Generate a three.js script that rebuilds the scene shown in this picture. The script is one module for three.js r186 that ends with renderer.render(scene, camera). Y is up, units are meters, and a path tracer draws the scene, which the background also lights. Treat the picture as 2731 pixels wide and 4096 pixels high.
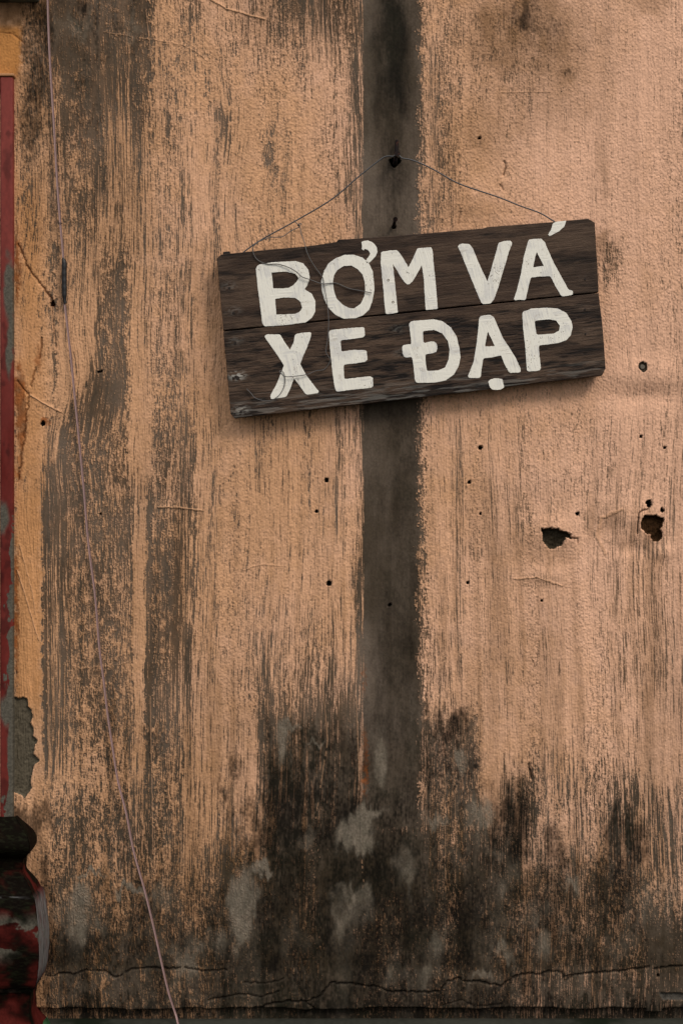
import * as THREE from 'three';
import { mergeGeometries } from 'three/addons/utils/BufferGeometryUtils.js';
import { RoundedBoxGeometry } from 'three/addons/geometries/RoundedBoxGeometry.js';

// ---------------------------------------------------------------- camera, sky, sun, exposure
const D = 3.2, BASE = 2344;                       // metres from the wall; the photo's row where wall meets ground (1 unit = 1 mm on the wall)
const scene = new THREE.Scene();
const camera = new THREE.PerspectiveCamera(2 * Math.atan(1.176 / D) * 180 / Math.PI, 682 / 1024, 0.05, 200);
camera.position.set(0, (BASE - 1176) / 1000, D);
camera.lookAt(0, (BASE - 1176) / 1000, 0);

{                                                  // overcast sky: three times brighter overhead than at the horizon
  const W = 128, H = 64, d = new Float32Array(W * H * 4);
  for (let j = 0; j < H; j++) for (let i = 0; i < W; i++) {
    const el = ((j + 0.5) / H - 0.5) * Math.PI, s = Math.sin(el), k = (j * W + i) * 4;
    const L = s > 0 ? 0.72 * (1 + 2 * s) / 2 : 0.12;
    d[k] = L * 1.0; d[k + 1] = L * 0.995; d[k + 2] = L * 1.0; d[k + 3] = 1;
  }
  const sky = new THREE.DataTexture(d, W, H, THREE.RGBAFormat, THREE.FloatType);
  sky.mapping = THREE.EquirectangularReflectionMapping; sky.magFilter = THREE.LinearFilter; sky.minFilter = THREE.LinearFilter;
  sky.needsUpdate = true;
  scene.background = sky; scene.environment = sky;
}
const sun = new THREE.DirectionalLight(0xfff3e4, 1.35);
sun.position.set(3.0, 5.2, 3.4); sun.target.position.set(0, 1, 0);
sun.castShadow = true; sun.shadow.radius = 34;
Object.assign(sun.shadow.camera, { left: -4, right: 4, top: 4, bottom: -4, near: 0.1, far: 20 });
sun.shadow.mapSize.set(2048, 2048);
scene.add(sun, sun.target);

const renderer = new THREE.WebGLRenderer({ antialias: true });
renderer.setSize(682, 1024);
renderer.toneMapping = THREE.LinearToneMapping;
renderer.toneMappingExposure = 1.22;
renderer.shadowMap.enabled = true;

// ---------------------------------------------------------------- helpers
let seed = 20240;
const rnd = () => { seed = (seed * 1664525 + 1013904223) >>> 0; return seed / 4294967296; };
const NT = new Float32Array(65536); for (let i = 0; i < 65536; i++) NT[i] = rnd();
function vn(x, y) {                                // value noise 0..1
  const xf = Math.floor(x), yf = Math.floor(y); let u = x - xf, v = y - yf;
  u = u * u * (3 - 2 * u); v = v * v * (3 - 2 * v);
  const x0 = xf & 255, x1 = (xf + 1) & 255, y0 = (yf & 255) << 8, y1 = ((yf + 1) & 255) << 8;
  const a = NT[y0 | x0], b = NT[y0 | x1], c = NT[y1 | x0], e = NT[y1 | x1];
  return a + (b - a) * u + (c - a) * v + (a - b - c + e) * u * v;
}
const fbm = (x, y, n = 4) => { let s = 0, a = 0.5, t = 0; for (let i = 0; i < n; i++) { s += a * vn(x, y); t += a; a *= 0.5; x = x * 2.03 + 17.7; y = y * 2.03 + 9.1; } return s / t; };
const clamp = (x, a = 0, b = 1) => x < a ? a : x > b ? b : x;
const ss = (a, b, x) => { const t = clamp((x - a) / (b - a)); return t * t * (3 - 2 * t); };
const mix = (a, b, t) => a + (b - a) * t;
const probit = (b) => 4.91 * (Math.pow(clamp(b, 0.0005, 0.9995), 0.14) - Math.pow(1 - clamp(b, 0.0005, 0.9995), 0.14));
const toS = (c) => c <= 0.0031308 ? c * 12.92 : 1.055 * Math.pow(c, 1 / 2.4) - 0.055;
const S2L = new Float32Array(256); for (let i = 0; i < 256; i++) { const c = i / 255; S2L[i] = c <= 0.04045 ? c / 12.92 : Math.pow((c + 0.055) / 1.055, 2.4); }
const L2S = new Uint8Array(4097); for (let i = 0; i <= 4096; i++) L2S[i] = Math.round(toS(i / 4096) * 255);
const lin = (h) => [S2L[h >> 16 & 255], S2L[h >> 8 & 255], S2L[h & 255]];
// a point of the place from the photo's millimetre grid (1568 x 2352) at a height z over the wall
const at = (px, py, z = 0) => new THREE.Vector3((px - 784) / 1000 * (D - z) / D, (1176 - py) / 1000 * (D - z) / D + (BASE - 1176) / 1000, z);
const K = 1568 / 2731;
const T1 = ([x, y]) => [(820 + x * 820 / 1568) * K, (500 + y * 820 / 1568) * K];
const T2 = ([x, y]) => [(1600 + x * 880 / 1568) * K, (500 + y * 880 / 1568) * K];
const T3 = ([x, y]) => [(1250 + x * 500 / 1568) * K, (880 + y * 500 / 1568) * K];
const T4 = ([x, y]) => [(2000 + x * 731 / 1568) * K, (1850 + y * 731 / 1568) * K];
const pairs = (...a) => { const r = []; for (let i = 0; i < a.length; i += 2) r.push([a[i], a[i + 1]]); return r; };

function tex(W, H, fn, srgb = true) {              // fn(i, j, out) gives linear rgb (or a height) of a texel; row 0 is v = 0
  const d = new Uint8Array(W * H * 4), o = [0, 0, 0];
  for (let j = 0; j < H; j++) for (let i = 0; i < W; i++) {
    fn(i, j, o); const k = (j * W + i) * 4;
    for (let c = 0; c < 3; c++) d[k + c] = srgb ? L2S[clamp(o[c] * 4096 | 0, 0, 4096)] : clamp(o[c] * 255, 0, 255);
    d[k + 3] = 255;
  }
  return dataTex(d, W, H, srgb);
}
function dataTex(d, W, H, srgb) {
  const t = new THREE.DataTexture(d, W, H, THREE.RGBAFormat);
  t.magFilter = THREE.LinearFilter; t.minFilter = THREE.LinearFilter;
  t.wrapS = t.wrapT = THREE.MirroredRepeatWrapping;
  if (srgb) t.colorSpace = THREE.SRGBColorSpace;
  t.needsUpdate = true; return t;
}
function tag(o, label, category, group, kind) {
  if (label) o.userData.label = label; if (category) o.userData.category = category;
  if (group) o.userData.group = group; if (kind) o.userData.kind = kind; return o;
}
function mesh(name, geo, mat, parent, label) {
  const m = new THREE.Mesh(geo, mat); m.name = name; m.castShadow = m.receiveShadow = true;
  if (label) m.userData.label = label; (parent || scene).add(m); return m;
}
function group(name, pos) { const g = new THREE.Group(); g.name = name; if (pos) g.position.copy(pos); scene.add(g); return g; }

// ---------------------------------------------------------------- the plaster wall
const X0 = -50, Y0 = -50, SPAN = 2400, N = 2048, TX = SPAN / N;    // the texture covers 2.4 m x 2.4 m
const FN = 600, FC = SPAN / FN;
const field = () => new Float32Array(FN * FN);
const F = { bare: field(), mould: field(), grey: field(), brown: field(), rust: field(), line: field(), ochre: field() };
// soft rectangles: x0, x1, y0, y1, amount, softness across, softness along
function put(f, x0, x1, y0, y1, a, sx = 15, sy = 60, lean = 0) {
  const g = F[f];
  for (let j = Math.max(0, (y0 - sy - Y0) / FC | 0); j < Math.min(FN, (y1 + sy - Y0) / FC + 1); j++) for (let i = 0; i < FN; i++) {
    const y = Y0 + (j + 0.5) * FC, x = X0 + (i + 0.5) * FC - lean * (y - y0);
    const w = ss(x0 - sx, x0 + sx, x) * (1 - ss(x1 - sx, x1 + sx, x)) * ss(y0 - sy, y0 + sy, y) * (1 - ss(y1 - sy, y1 + sy, y));
    if (w > 0) g[j * FN + i] = a >= 0 ? g[j * FN + i] + (a - g[j * FN + i]) * w * (a > g[j * FN + i] ? 1 : 0) : g[j * FN + i] * (1 + a * w);
  }
}
function spot(f, cx, cy, rx, ry, a) {              // soft ellipse
  const g = F[f];
  for (let j = Math.max(0, (cy - 1.6 * ry - Y0) / FC | 0); j < Math.min(FN, (cy + 1.6 * ry - Y0) / FC + 1); j++) for (let i = Math.max(0, (cx - 1.6 * rx - X0) / FC | 0); i < Math.min(FN, (cx + 1.6 * rx - X0) / FC + 1); i++) {
    const x = (X0 + (i + 0.5) * FC - cx) / rx, y = (Y0 + (j + 0.5) * FC - cy) / ry, w = 1 - ss(0.25, 1.5, Math.hypot(x, y));
    const k = j * FN + i; g[k] = a >= 0 ? Math.max(g[k], g[k] + (a - g[k]) * w) : g[k] * (1 + a * w);
  }
}
for (let j = 0; j < FN; j++) for (let i = 0; i < FN; i++) F.bare[j * FN + i] = mix(0.09, 0.035, ss(700, 1150, X0 + i * FC));
// -- worn paint, left third
put('bare', 40, 345, 0, 520, 0.42, 25, 80); put('bare', 118, 350, -60, 150, 0.9, 15, 60);
put('bare', 140, 235, 100, 330, 0.93, 14, 90); put('bare', 228, 345, 110, 260, 0.86, 12, 120); put('bare', 185, 232, 300, 420, 0.86, 8, 60); put('bare', 160, 220, 380, 560, 0.55, 12, 60);
put('bare', 100, 345, 520, 700, 0.36, 30, 80); put('bare', 215, 290, 620, 900, 0.8, 14, 90, 0.02); put('bare', 268, 285, 560, 900, 0.85, 6, 60);
put('bare', 205, 295, 840, 960, 0.93, 16, 50); put('bare', 165, 280, 900, 1010, 0.86, 14, 40, -0.3); put('bare', 110, 200, 990, 1240, 0.68, 16, 60, -0.06);
put('bare', 110, 310, 960, 1750, 0.6, 16, 90); put('bare', 110, 178, 1120, 1280, 0.7, 12, 70);  put('bare', 200, 300, 1190, 1330, 0.72, 20, 60);
put('bare', 100, 111, 1150, 1720, 0.98, 2.5, 60); put('bare', 142, 150, 1150, 1560, 0.9, 3, 60);
put('bare', 335, 352, 1120, 1960, 0.95, 4, 60); put('bare', 350, 450, 900, 1800, 0.52, 14, 90); put('bare', 352, 420, 1250, 1500, 0.68, 14, 60);
put('bare', 340, 440, 520, 900, 0.34, 16, 80); put('bare', 345, 440, 0, 520, 0.25, 16, 80);
put('bare', 120, 130, 560, 900, 0.7, 5, 60); put('bare', 60, 100, 380, 900, 0.16, 14, 80);
put('bare', 306, 334, 1120, 1600, -0.8, 5, 60); put('bare', 292, 335, 830, 1050, -0.75, 8, 60); put('bare', 40, 96, 1090, 1640, -0.85, 5, 40); put('bare', 40, 100, 700, 1000, -0.6, 8, 40);
// -- centre field
put('bare', 440, 560, 0, 230, 0.2, 16, 80); put('bare', 497, 532, 250, 320, 0.75, 6, 40, -0.03); put('bare', 492, 504, 310, 560, 0.5, 4, 60); put('bare', 600, 655, 290, 480, 0.24, 8, 60, 0.08);
put('bare', 610, 624, 330, 420, 0.72, 5, 40, 0.12); put('bare', 650, 664, 300, 390, 0.55, 5, 40, 0.1); put('bare', 378, 392, 180, 330, 0.5, 4, 60);
put('bare', 560, 830, -60, 130, 0.46, 40, 110); put('bare', 640, 800, -60, 60, 0.6, 20, 50); put('bare', 420, 470, -60, 60, 0.6, 15, 60); put('bare', 740, 800, 60, 420, 0.2, 20, 90);
put('bare', 796, 834, -60, 470, 0.6, 12, 40); put('bare', 812, 834, 380, 1700, 0.45, 8, 60); put('bare', 765, 790, 820, 1250, 0.3, 8, 90); put('bare', 590, 625, 950, 1090, 0.36, 10, 60); put('bare', 700, 720, 950, 1150, 0.26, 8, 60);
put('bare', 480, 600, 1200, 1700, 0.16, 30, 120); put('bare', 560, 810, 1430, 1750, 0.35, 30, 120); put('bare', 450, 500, 980, 1750, 0.22, 14, 80);
put('bare', 590, 650, 1590, 1850, 0.72, 14, 60); put('bare', 640, 830, 1600, 1950, 0.8, 20, 70); put('bare', 430, 600, 1600, 1800, 0.24, 14, 80);
// -- the bare strip behind the sign
put('bare', 834, 962, -80, 1900, 1.0, 3, 10); put('bare', 958, 976, -60, 1800, 0.6, 9, 20);
// -- right field
put('bare', 976, 1060, 0, 460, 0.34, 20, 80); put('bare', 1060, 1240, 0, 240, 0.16, 30, 80); put('bare', 970, 1010, 460, 560, 0.4, 10, 30); put('bare', 976, 1250, 930, 1600, 0.1, 30, 120);
put('bare', 1180, 1215, 1160, 1230, 0.55, 14, 30); put('bare', 1230, 1568, 950, 1180, 0.12, 30, 60); put('bare', 1360, 1568, 1180, 1650, 0.18, 40, 120); put('bare', 976, 1060, 1380, 1700, 0.22, 20, 100); put('bare', 1045, 1060, 1000, 1500, 0.3, 6, 90);
put('bare', 1370, 1430, 560, 640, 0.32, 14, 30); put('bare', 1190, 1205, 930, 1150, 0.3, 6, 70);
put('bare', 1560, 2400, 0, 1600, 0.2, 60, 120);
// -- the worn foot of the wall
put('bare', 110, 560, 1800, 1990, 0.55, 30, 90); put('bare', 110, 640, 2040, 2400, 0.78, 40, 170); put('bare', 480, 640, 1930, 2400, 0.8, 30, 60); put('bare', 620, 1000, 1880, 2400, 0.93, 30, 60);
put('bare', 970, 1100, 1640, 1900, 0.68, 16, 60); put('bare', 960, 1200, 1880, 2400, 0.8, 30, 70); put('bare', 1150, 1240, 1780, 1950, 0.62, 16, 70); put('bare', 1200, 1450, 1720, 1960, 0.36, 40, 90); put('bare', 1200, 1480, 1970, 2400, 0.72, 40, 70);
put('bare', 1400, 1470, 1760, 2060, 0.6, 12, 70); put('bare', 1470, 2400, 1800, 2050, 0.45, 20, 80); put('bare', 1470, 2400, 2080, 2400, 0.85, 30, 60); put('bare', 420, 500, 1640, 1960, -0.55, 12, 60); put('bare', 505, 590, 1560, 1920, -0.45, 10, 70);
put('bare', 60, 118, 1830, 2120, -0.35, 12, 60); put('bare', 1260, 1300, 1780, 2150, -0.35, 12, 60);
// -- bristle lines rather than dabs
for (const [a, b, c, d] of [[415, 505, 300, 2000], [300, 345, 300, 1900], [820, 840, 0, 1900], [505, 600, 1650, 1960], [1000, 1075, 950, 1700], [740, 790, 900, 1700], [230, 300, 150, 560], [985, 1005, 0, 450], [1300, 1345, 1500, 2100], [100, 150, 1000, 1800], [45, 100, 1100, 1700], [1100, 1200, 950, 1900], [1390, 1568, 1150, 2000], [1240, 1300, 1250, 1800], [140, 230, 560, 960]]) put('line', a, b, c, d, 1, 14, 60);
put('line', 560, 830, 940, 1560, 0.65, 30, 80); put('line', 620, 830, 1500, 1900, 0.8, 30, 80); put('line', 480, 560, 250, 1000, 0.6, 30, 80);
// -- mould and brown tones; shade of the foot gap is painted in too
put('mould', 868, 940, -120, 280, 1.2, 30, 150); put('brown', 850, 955, -100, 330, 0.55, 18, 150);  put('brown', 895, 940, 900, 1900, 0.4, 30, 120); put('brown', 850, 960, 920, 1000, 0.4, 20, 60); put('mould', 885, 925, 300, 560, 0.62, 18, 60); put('mould', 838, 962, 940, 1400, 0.3, 20, 60); put('mould', 895, 950, 940, 1900, 0.5, 18, 90); put('mould', 838, 960, 450, 570, 0.34, 14, 30);  // brown tone down the strip, darker again just below the sign
put('mould', 860, 965, 1400, 1900, 0.6, 20, 100); put('mould', 840, 960, 1580, 1900, 0.6, 20, 60);
put('mould', 110, 350, -60, 140, 0.5, 20, 50); put('mould', 150, 240, 100, 360, 0.5, 25, 90); spot('mould', 85, 120, 30, 150, 0.55); spot('mould', 96, 170, 22, 170, 0.55); spot('mould', 75, 280, 26, 90, 0.85); spot('mould', 90, 40, 30, 60, 0.9); spot('mould', 72, 130, 26, 70, 0.8); spot('mould', 105, 230, 14, 120, 0.8); spot('mould', 60, 360, 14, 60, 0.7); spot('mould', 85, 340, 25, 60, 0.5); spot('mould', 197, 55, 40, 30, 0.8);
put('mould', 590, 840, 1640, 1960, 0.74, 30, 70); put('mould', 500, 640, 1830, 1980, 0.72, 24, 50); spot('mould', 535, 1760, 22, 50, 0.85); spot('mould', 498, 1830, 10, 60, 0.8); spot('mould', 600, 1900, 40, 55, 0.95); spot('mould', 800, 1880, 60, 50, 0.95); spot('mould', 560, 1930, 60, 40, 0.6);
put('mould', 965, 1050, 1640, 1860, 0.72, 18, 50); spot('mould', 1050, 1672, 42, 34, 1); spot('mould', 990, 1690, 60, 60, 0.75); put('mould', 960, 1120, 1700, 1880, 0.62, 24, 60); put('mould', 1130, 1230, 1780, 1980, 0.8, 24, 70); spot('mould', 1180, 1900, 60, 70, 0.95);
put('mould', 840, 1000, 1850, 2150, 0.72, 30, 60); put('mould', 120, 470, 1860, 2030, 0.42, 40, 60); put('mould', 110, 560, 2060, 2400, 0.68, 40, 140); put('mould', 560, 1000, 1960, 2400, 0.7, 40, 60); put('mould', 980, 1500, 1960, 2400, 0.6, 40, 70); put('mould', 1480, 2400, 2100, 2400, 0.5, 40, 70);
put('mould', 1255, 1300, 1880, 2140, 0.85, 12, 60); put('mould', 1420, 1475, 1850, 2070, 0.85, 14, 70); spot('mould', 1430, 1920, 40, 90, 0.9); spot('mould', 1330, 2180, 90, 50, 0.75); spot('mould', 1090, 1990, 70, 80, 0.8); spot('mould', 330, 2050, 60, 50, 0.75); spot('mould', 220, 2160, 50, 70, 0.8); spot('mould', 720, 2050, 90, 60, 0.7); spot('mould', 620, 2110, 40, 70, 0.85);
spot('mould', 900, 2060, 60, 90, 0.75); spot('mould', 240, 1630, 40, 40, 0.5); spot('mould', 330, 1700, 60, 90, 0.5); spot('mould', 60, 1880, 60, 38, 0.95); spot('mould', 95, 1900, 30, 60, 0.85); put('mould', 96, 122, 1960, 2400, 0.9, 10, 40);
put('mould', -50, 2400, 2308, 2400, 1.0, 20, 18); spot('mould', 740, 2290, 120, 40, 0.85); spot('mould', 1010, 2290, 80, 24, 0.8); put('mould', 150, 165, 1130, 1900, 0.1, 8, 80);  // full-width band: moss in the foot gap, its shade painted black
put('mould', 270, 470, 1650, 1900, 0.3, 40, 90); put('mould', 1500, 1560, 1900, 2100, 0.4, 20, 60);
put('brown', 60, 2400, 2100, 2400, 0.9, 40, 160); put('brown', 480, 1000, 1930, 2400, 0.8, 50, 70); put('brown', 960, 1480, 1960, 2400, 0.78, 40, 90); put('brown', 600, 840, 1690, 1960, 0.6, 30, 60); put('brown', 960, 1240, 1780, 1990, 0.55, 30, 70);
put('mould', 480, 1250, 2000, 2400, 0.8, 60, 80); put('mould', 620, 700, 1760, 1960, 0.9, 20, 60); put('mould', 700, 850, 1830, 1960, 0.9, 30, 50); put('mould', 120, 480, 2120, 2400, 0.7, 40, 160); spot('mould', 1195, 40, 44, 60, 0.8); spot('mould', 1240, 60, 60, 80, 0.62); spot('mould', 1200, 48, 16, 22, 1.1); spot('mould', 1312, 165, 30, 26, 0.75); spot('mould', 1280, 130, 70, 90, 0.45); spot('mould', 1101, 318, 14, 18, 0.8); spot('brown', 1240, 110, 150, 140, 0.6);
// -- pale grey bloom on the damp cement
for (const [x, y, a, b, k] of [[840, 1870, 48, 26, 1], [815, 1915, 45, 42, 0.95], [870, 1755, 22, 60, 0.85], [860, 1700, 40, 40, 0.4], [602, 1990, 34, 24, 0.95], [560, 2060, 36, 70, 0.9], [545, 2120, 24, 50, 0.55], [650, 1700, 18, 60, 0.8], [668, 1665, 22, 16, 0.8], [725, 1700, 30, 12, 0.7], [700, 1920, 22, 20, 0.5], [1105, 1880, 30, 60, 0.8], [1060, 1750, 20, 40, 0.85], [1000, 1880, 36, 22, 0.7], [795, 2050, 40, 30, 0.6], [820, 2090, 60, 60, 0.5], [930, 1990, 30, 60, 0.55], [215, 2003, 36, 10, 0.9], [290, 2040, 44, 13, 0.95], [190, 2060, 30, 40, 0.6], [200, 2120, 60, 50, 0.5], [120, 2100, 40, 40, 0.3], [470, 2160, 60, 40, 0.45], [420, 2200, 60, 50, 0.4], [790, 2100, 30, 30, 0.5], [1190, 1900, 18, 14, 0.2], [1140, 1950, 22, 30, 0.5], [1180, 2010, 36, 40, 0.45], [1320, 2030, 18, 22, 0.6], [1230, 2100, 50, 40, 0.4], [1100, 2250, 60, 14, 0.45], [1160, 2190, 26, 24, 0.5], [1310, 2140, 30, 20, 0.4], [1250, 2190, 24, 30, 0.45], [1420, 2170, 30, 40, 0.4], [960, 2250, 60, 30, 0.35], [1510, 2060, 60, 60, 0.3], [1010, 2180, 30, 40, 0.4], [900, 2240, 30, 40, 0.35], [1480, 1790, 26, 60, 0.35], [175, 60, 60, 34, 0.55], [300, 70, 30, 30, 0.5], [190, 150, 60, 30, 0.35], [1540, 1750, 16, 20, 0.3], [380, 2060, 60, 30, 0.3]]) spot('grey', x, y, a, b, k);
put('grey', 836, 862, -60, 460, 0.35, 12, 60);
// -- brown damp and soot on the paint, plus painted shade near sign and holes
spot('brown', 1190, 60, 120, 110, 0.75); spot('brown', 1270, 190, 130, 120, 0.42); spot('brown', 1120, 290, 90, 90, 0.4); spot('brown', 1320, 60, 80, 110, 0.3); spot('brown', 1200, 30, 36, 40, 0.9); spot('brown', 1310, 165, 24, 18, 0.7); spot('brown', 1010, 320, 60, 200, 0.25); spot('brown', 1390, 570, 40, 40, 0.55); spot('brown', 1060, 490, 80, 40, 0.35); spot('brown', 1100, 320, 18, 18, 0.7); spot('brown', 1385, 380, 16, 60, 0.4); spot('brown', 1395, 250, 26, 160, 0.22);
put('brown', 560, 830, -60, 90, 0.45, 60, 80); put('brown', 0, 130, 5, 60, 0.8, 30, 18); put('brown', 36, 120, 150, 330, 0.55, 24, 60); put('brown', 150, 360, -60, 330, 0.35, 40, 80); spot('brown', 1180, 1260, 120, 50, 0.3); spot('brown', 1390, 1200, 60, 36, 0.35); spot('brown', 1270, 1270, 60, 22, 0.35); spot('brown', 1110, 1180, 40, 90, 0.25); spot('brown', 1230, 1500, 90, 160, 0.15);  // spots below and between the two big holes: bulge shade painted brown
put('brown', 440, 500, 580, 950, 0.3, 12, 60); put('brown', 200, 620, 1550, 2000, 0.28, 60, 160); put('brown', 60, 700, 1990, 2400, 0.55, 60, 80); put('brown', 1000, 1570, 1900, 2400, 0.4, 60, 150); put('brown', 1470, 2400, 1500, 2100, 0.3, 20, 160); put('brown', 1495, 1560, 80, 900, 0.06, 20, 120); put('brown', 1060, 1110, 1480, 1750, 0.25, 16, 90); put('brown', 1200, 1230, 1550, 1800, 0.3, 10, 90); put('brown', 1120, 1160, 1200, 1700, 0.14, 20, 90); spot('brown', 1490, 0, 60, 40, 0.5);  // first patch: the soft shadow left of the sign, painted brown
put('brown', 60, 350, 280, 620, 0.3, 40, 120); put('brown', 100, 460, 1000, 1650, 0.16, 60, 120); spot('brown', 250, 900, 90, 120, 0.15); put('brown', 96, 200, -60, 200, 0.6, 30, 60);
// -- rusty orange seepage
spot('rust', 45, 900, 14, 60, 0.9); spot('rust', 50, 960, 14, 90, 0.85); spot('rust', 60, 640, 26, 50, 0.22); spot('rust', 40, 620, 8, 100, 0.8); spot('rust', 105, 972, 14, 9, 0.6); spot('rust', 90, 830, 10, 40, 0.5); spot('rust', 38, 1400, 7, 200, 0.8); spot('rust', 1497, 1215, 24, 26, 0.6); spot('rust', 840, 1760, 8, 90, 0.5); spot('rust', 838, 1560, 5, 50, 0.4); spot('rust', 45, 1080, 10, 60, 0.5);
// -- smooth ochre plaster beside the column
put('ochre', -60, 48, 60, 176, 1, 8, 10); put('ochre', 36, 100, 420, 1120, 0.6, 30, 60); put('ochre', 36, 96, 1100, 1640, 0.6, 10, 60); put('bare', -60, 50, 20, 178, -1, 10, 8);

// lines scored or raised in the surface, drawn on a fine grid
const crack = new Float32Array(N * N), ridge = new Float32Array(N * N);
function trace(a, pts, w, amp, jit = 2, gap = 0) {
  for (let s = 0; s < pts.length - 1; s++) {
    const [x0, y0] = pts[s], [x1, y1] = pts[s + 1], n = Math.ceil(Math.hypot(x1 - x0, y1 - y0) / 0.5);
    for (let q = 0; q <= n; q++) {
      const t = q / n, px = mix(x0, x1, t), py = mix(y0, y1, t), g = vn(px / 22 + 3, py / 22);
      if (g < gap) continue;
      const x = px + (fbm(px / 9, py / 9 + 40, 3) - 0.5) * jit * 2.5, y = py + (fbm(px / 9 + 70, py / 9, 3) - 0.5) * jit * 2.5, r = w * (0.45 + 0.9 * vn(px / 14, py / 14 + 5));
      const ci = (x - X0) / TX, cj = (y - Y0) / TX, R = r / TX + 1.2;
      for (let j = Math.max(0, cj - R | 0); j <= Math.min(N - 1, cj + R); j++) for (let i = Math.max(0, ci - R | 0); i <= Math.min(N - 1, ci + R); i++) {
        const d = Math.hypot(i + 0.5 - ci, j + 0.5 - cj) * TX, v = amp * (1 - ss(r * 0.35, r + 0.8, d));
        if (v > a[j * N + i]) a[j * N + i] = v;
      }
    }
  }
}
trace(crack, pairs(112, 2240, 123, 2240, 152, 2234, 171, 2238, 198, 2228, 240, 2229, 265, 2242, 283, 2238, 302, 2225, 334, 2222, 371, 2225, 417, 2222, 470, 2230, 520, 2226), 1.9, 0.9, 2.5, 0.12);
trace(crack, pairs(560, 2322, 650, 2299, 702, 2300, 735, 2288, 746, 2275, 757, 2257, 805, 2259, 860, 2266, 896, 2277, 976, 2280, 1010, 2277, 1025, 2254, 1051, 2245, 1074, 2256, 1104, 2254, 1150, 2264, 1180, 2241, 1210, 2235, 1233, 2239, 1255, 2230, 1289, 2233, 1297, 2250, 1316, 2239, 1353, 2235, 1414, 2231, 1467, 2224, 1512, 2224, 1580, 2217, 1700, 2226, 1900, 2214), 2.1, 0.95, 3, 0.1);
trace(crack, pairs(1289, 2233, 1297, 2252, 1312, 2240, 1297, 2243), 5, 0.8); trace(crack, pairs(702, 2300, 722, 2316, 700, 2330), 2.4, 1); trace(crack, pairs(560, 2256, 610, 2258, 640, 2252, 652, 2246), 1.6, 0.7); trace(crack, pairs(480, 2296, 560, 2282, 600, 2290, 640, 2276), 1.8, 0.8); trace(crack, pairs(1010, 2310, 1060, 2296, 1090, 2312, 1150, 2306), 1.5, 0.6);
trace(crack, pairs(43, 560, 54, 586, 69, 622, 87, 642, 102, 663, 120, 688, 126, 706), 2.4, 1, 3); trace(crack, pairs(96, 776, 95, 800, 91, 824), 2.4, 0.8, 1); trace(crack, pairs(84, 845, 79, 858, 72, 888, 64, 927, 58, 978, 51, 1042, 41, 1106), 2, 0.8, 3.5, 0.15); trace(crack, pairs(40, 875, 55, 893, 68, 906), 2.2, 0.8, 1); trace(crack, pairs(0, 74, 30, 78, 50, 92, 60, 104), 1.2, 0.6, 1); trace(crack, pairs(120, 700, 124, 760, 130, 800), 1.2, 0.5, 1);
trace(crack, pairs(1158, 372, 1162, 386, 1156, 402), 2.4, 0.8, 2); trace(crack, pairs(1148, 425, 1156, 436), 2.6, 0.7, 2, 0.3); trace(crack, pairs(1058, 480, 1052, 515), 1.4, 0.6, 1); trace(crack, pairs(1213, 1755, 1217, 1770, 1220, 1788), 4, 1, 1); trace(crack, pairs(1196, 1260, 1216, 1262), 0.1, 0.1); trace(crack, pairs(1309, 1236, 1325, 1237, 1326, 1246), 2, 0.9, 0.5);
trace(crack, pairs(1462, 1190, 1464, 1178, 1474, 1172, 1484, 1170, 1494, 1160), 1.8, 0.9, 1); trace(crack, pairs(1462, 1225, 1461, 1205, 1464, 1190), 2.2, 1, 1); trace(crack, pairs(1512, 215, 1516, 215), 0.1, 0.1);
trace(ridge, pairs(240, 74, 300, 84, 360, 92, 410, 100, 450, 118, 478, 140), 1.5, 0.5, 2, 0.2); trace(ridge, pairs(480, -4, 520, 20, 575, 35, 607, 43), 2.6, 1, 1); trace(ridge, pairs(365, 1165, 410, 1165, 466, 1173), 2.4, 0.8, 1); trace(ridge, pairs(68, 906, 102, 927, 141, 947), 2, 1, 1); trace(ridge, pairs(1150, 212, 1200, 211, 1262, 211), 1.2, 0.4, 1); trace(ridge, pairs(40, 1310, 60, 1370, 80, 1440, 90, 1470), 1.6, 0.8, 1); trace(ridge, pairs(46, 1250, 75, 1360, 84, 1420), 1.4, 0.6, 1); trace(ridge, pairs(560, 1310, 600, 1296, 650, 1300), 1.6, 0.4, 2); trace(ridge, pairs(500, 330, 570, 370, 600, 380), 1.2, 0.3, 1); trace(ridge, pairs(180, 1535, 260, 1530, 300, 1520), 1.3, 0.4, 2); trace(ridge, pairs(1180, 1330, 1230, 1326, 1290, 1345), 2.4, 0.6, 2); trace(ridge, pairs(1430, 1170, 1380, 1190, 1370, 1230, 1390, 1270), 5, 0.6, 3);
trace(ridge, pairs(336, 24, 350, 160), 1.6, 0.7, 1); trace(ridge, pairs(227, 380, 230, 700), 1.4, 0.6, 1); trace(ridge, pairs(108, 1250, 112, 1700, 116, 1760), 1.6, 0.7, 1); trace(ridge, pairs(345, 1600, 352, 1960), 1.4, 0.6, 1); trace(ridge, pairs(200, 1700, 206, 1980), 1.4, 0.5, 1); trace(ridge, pairs(1020, 1750, 1023, 2050), 1.3, 0.5, 1); trace(ridge, pairs(818, 1600, 830, 1950, 838, 2120), 1.6, 0.6, 1); trace(ridge, pairs(740, 1560, 752, 1700, 725, 1880), 1.4, 0.6, 1); trace(ridge, pairs(1040, 1720, 1048, 1940, 1042, 2080), 1.2, 0.4, 1);

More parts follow.
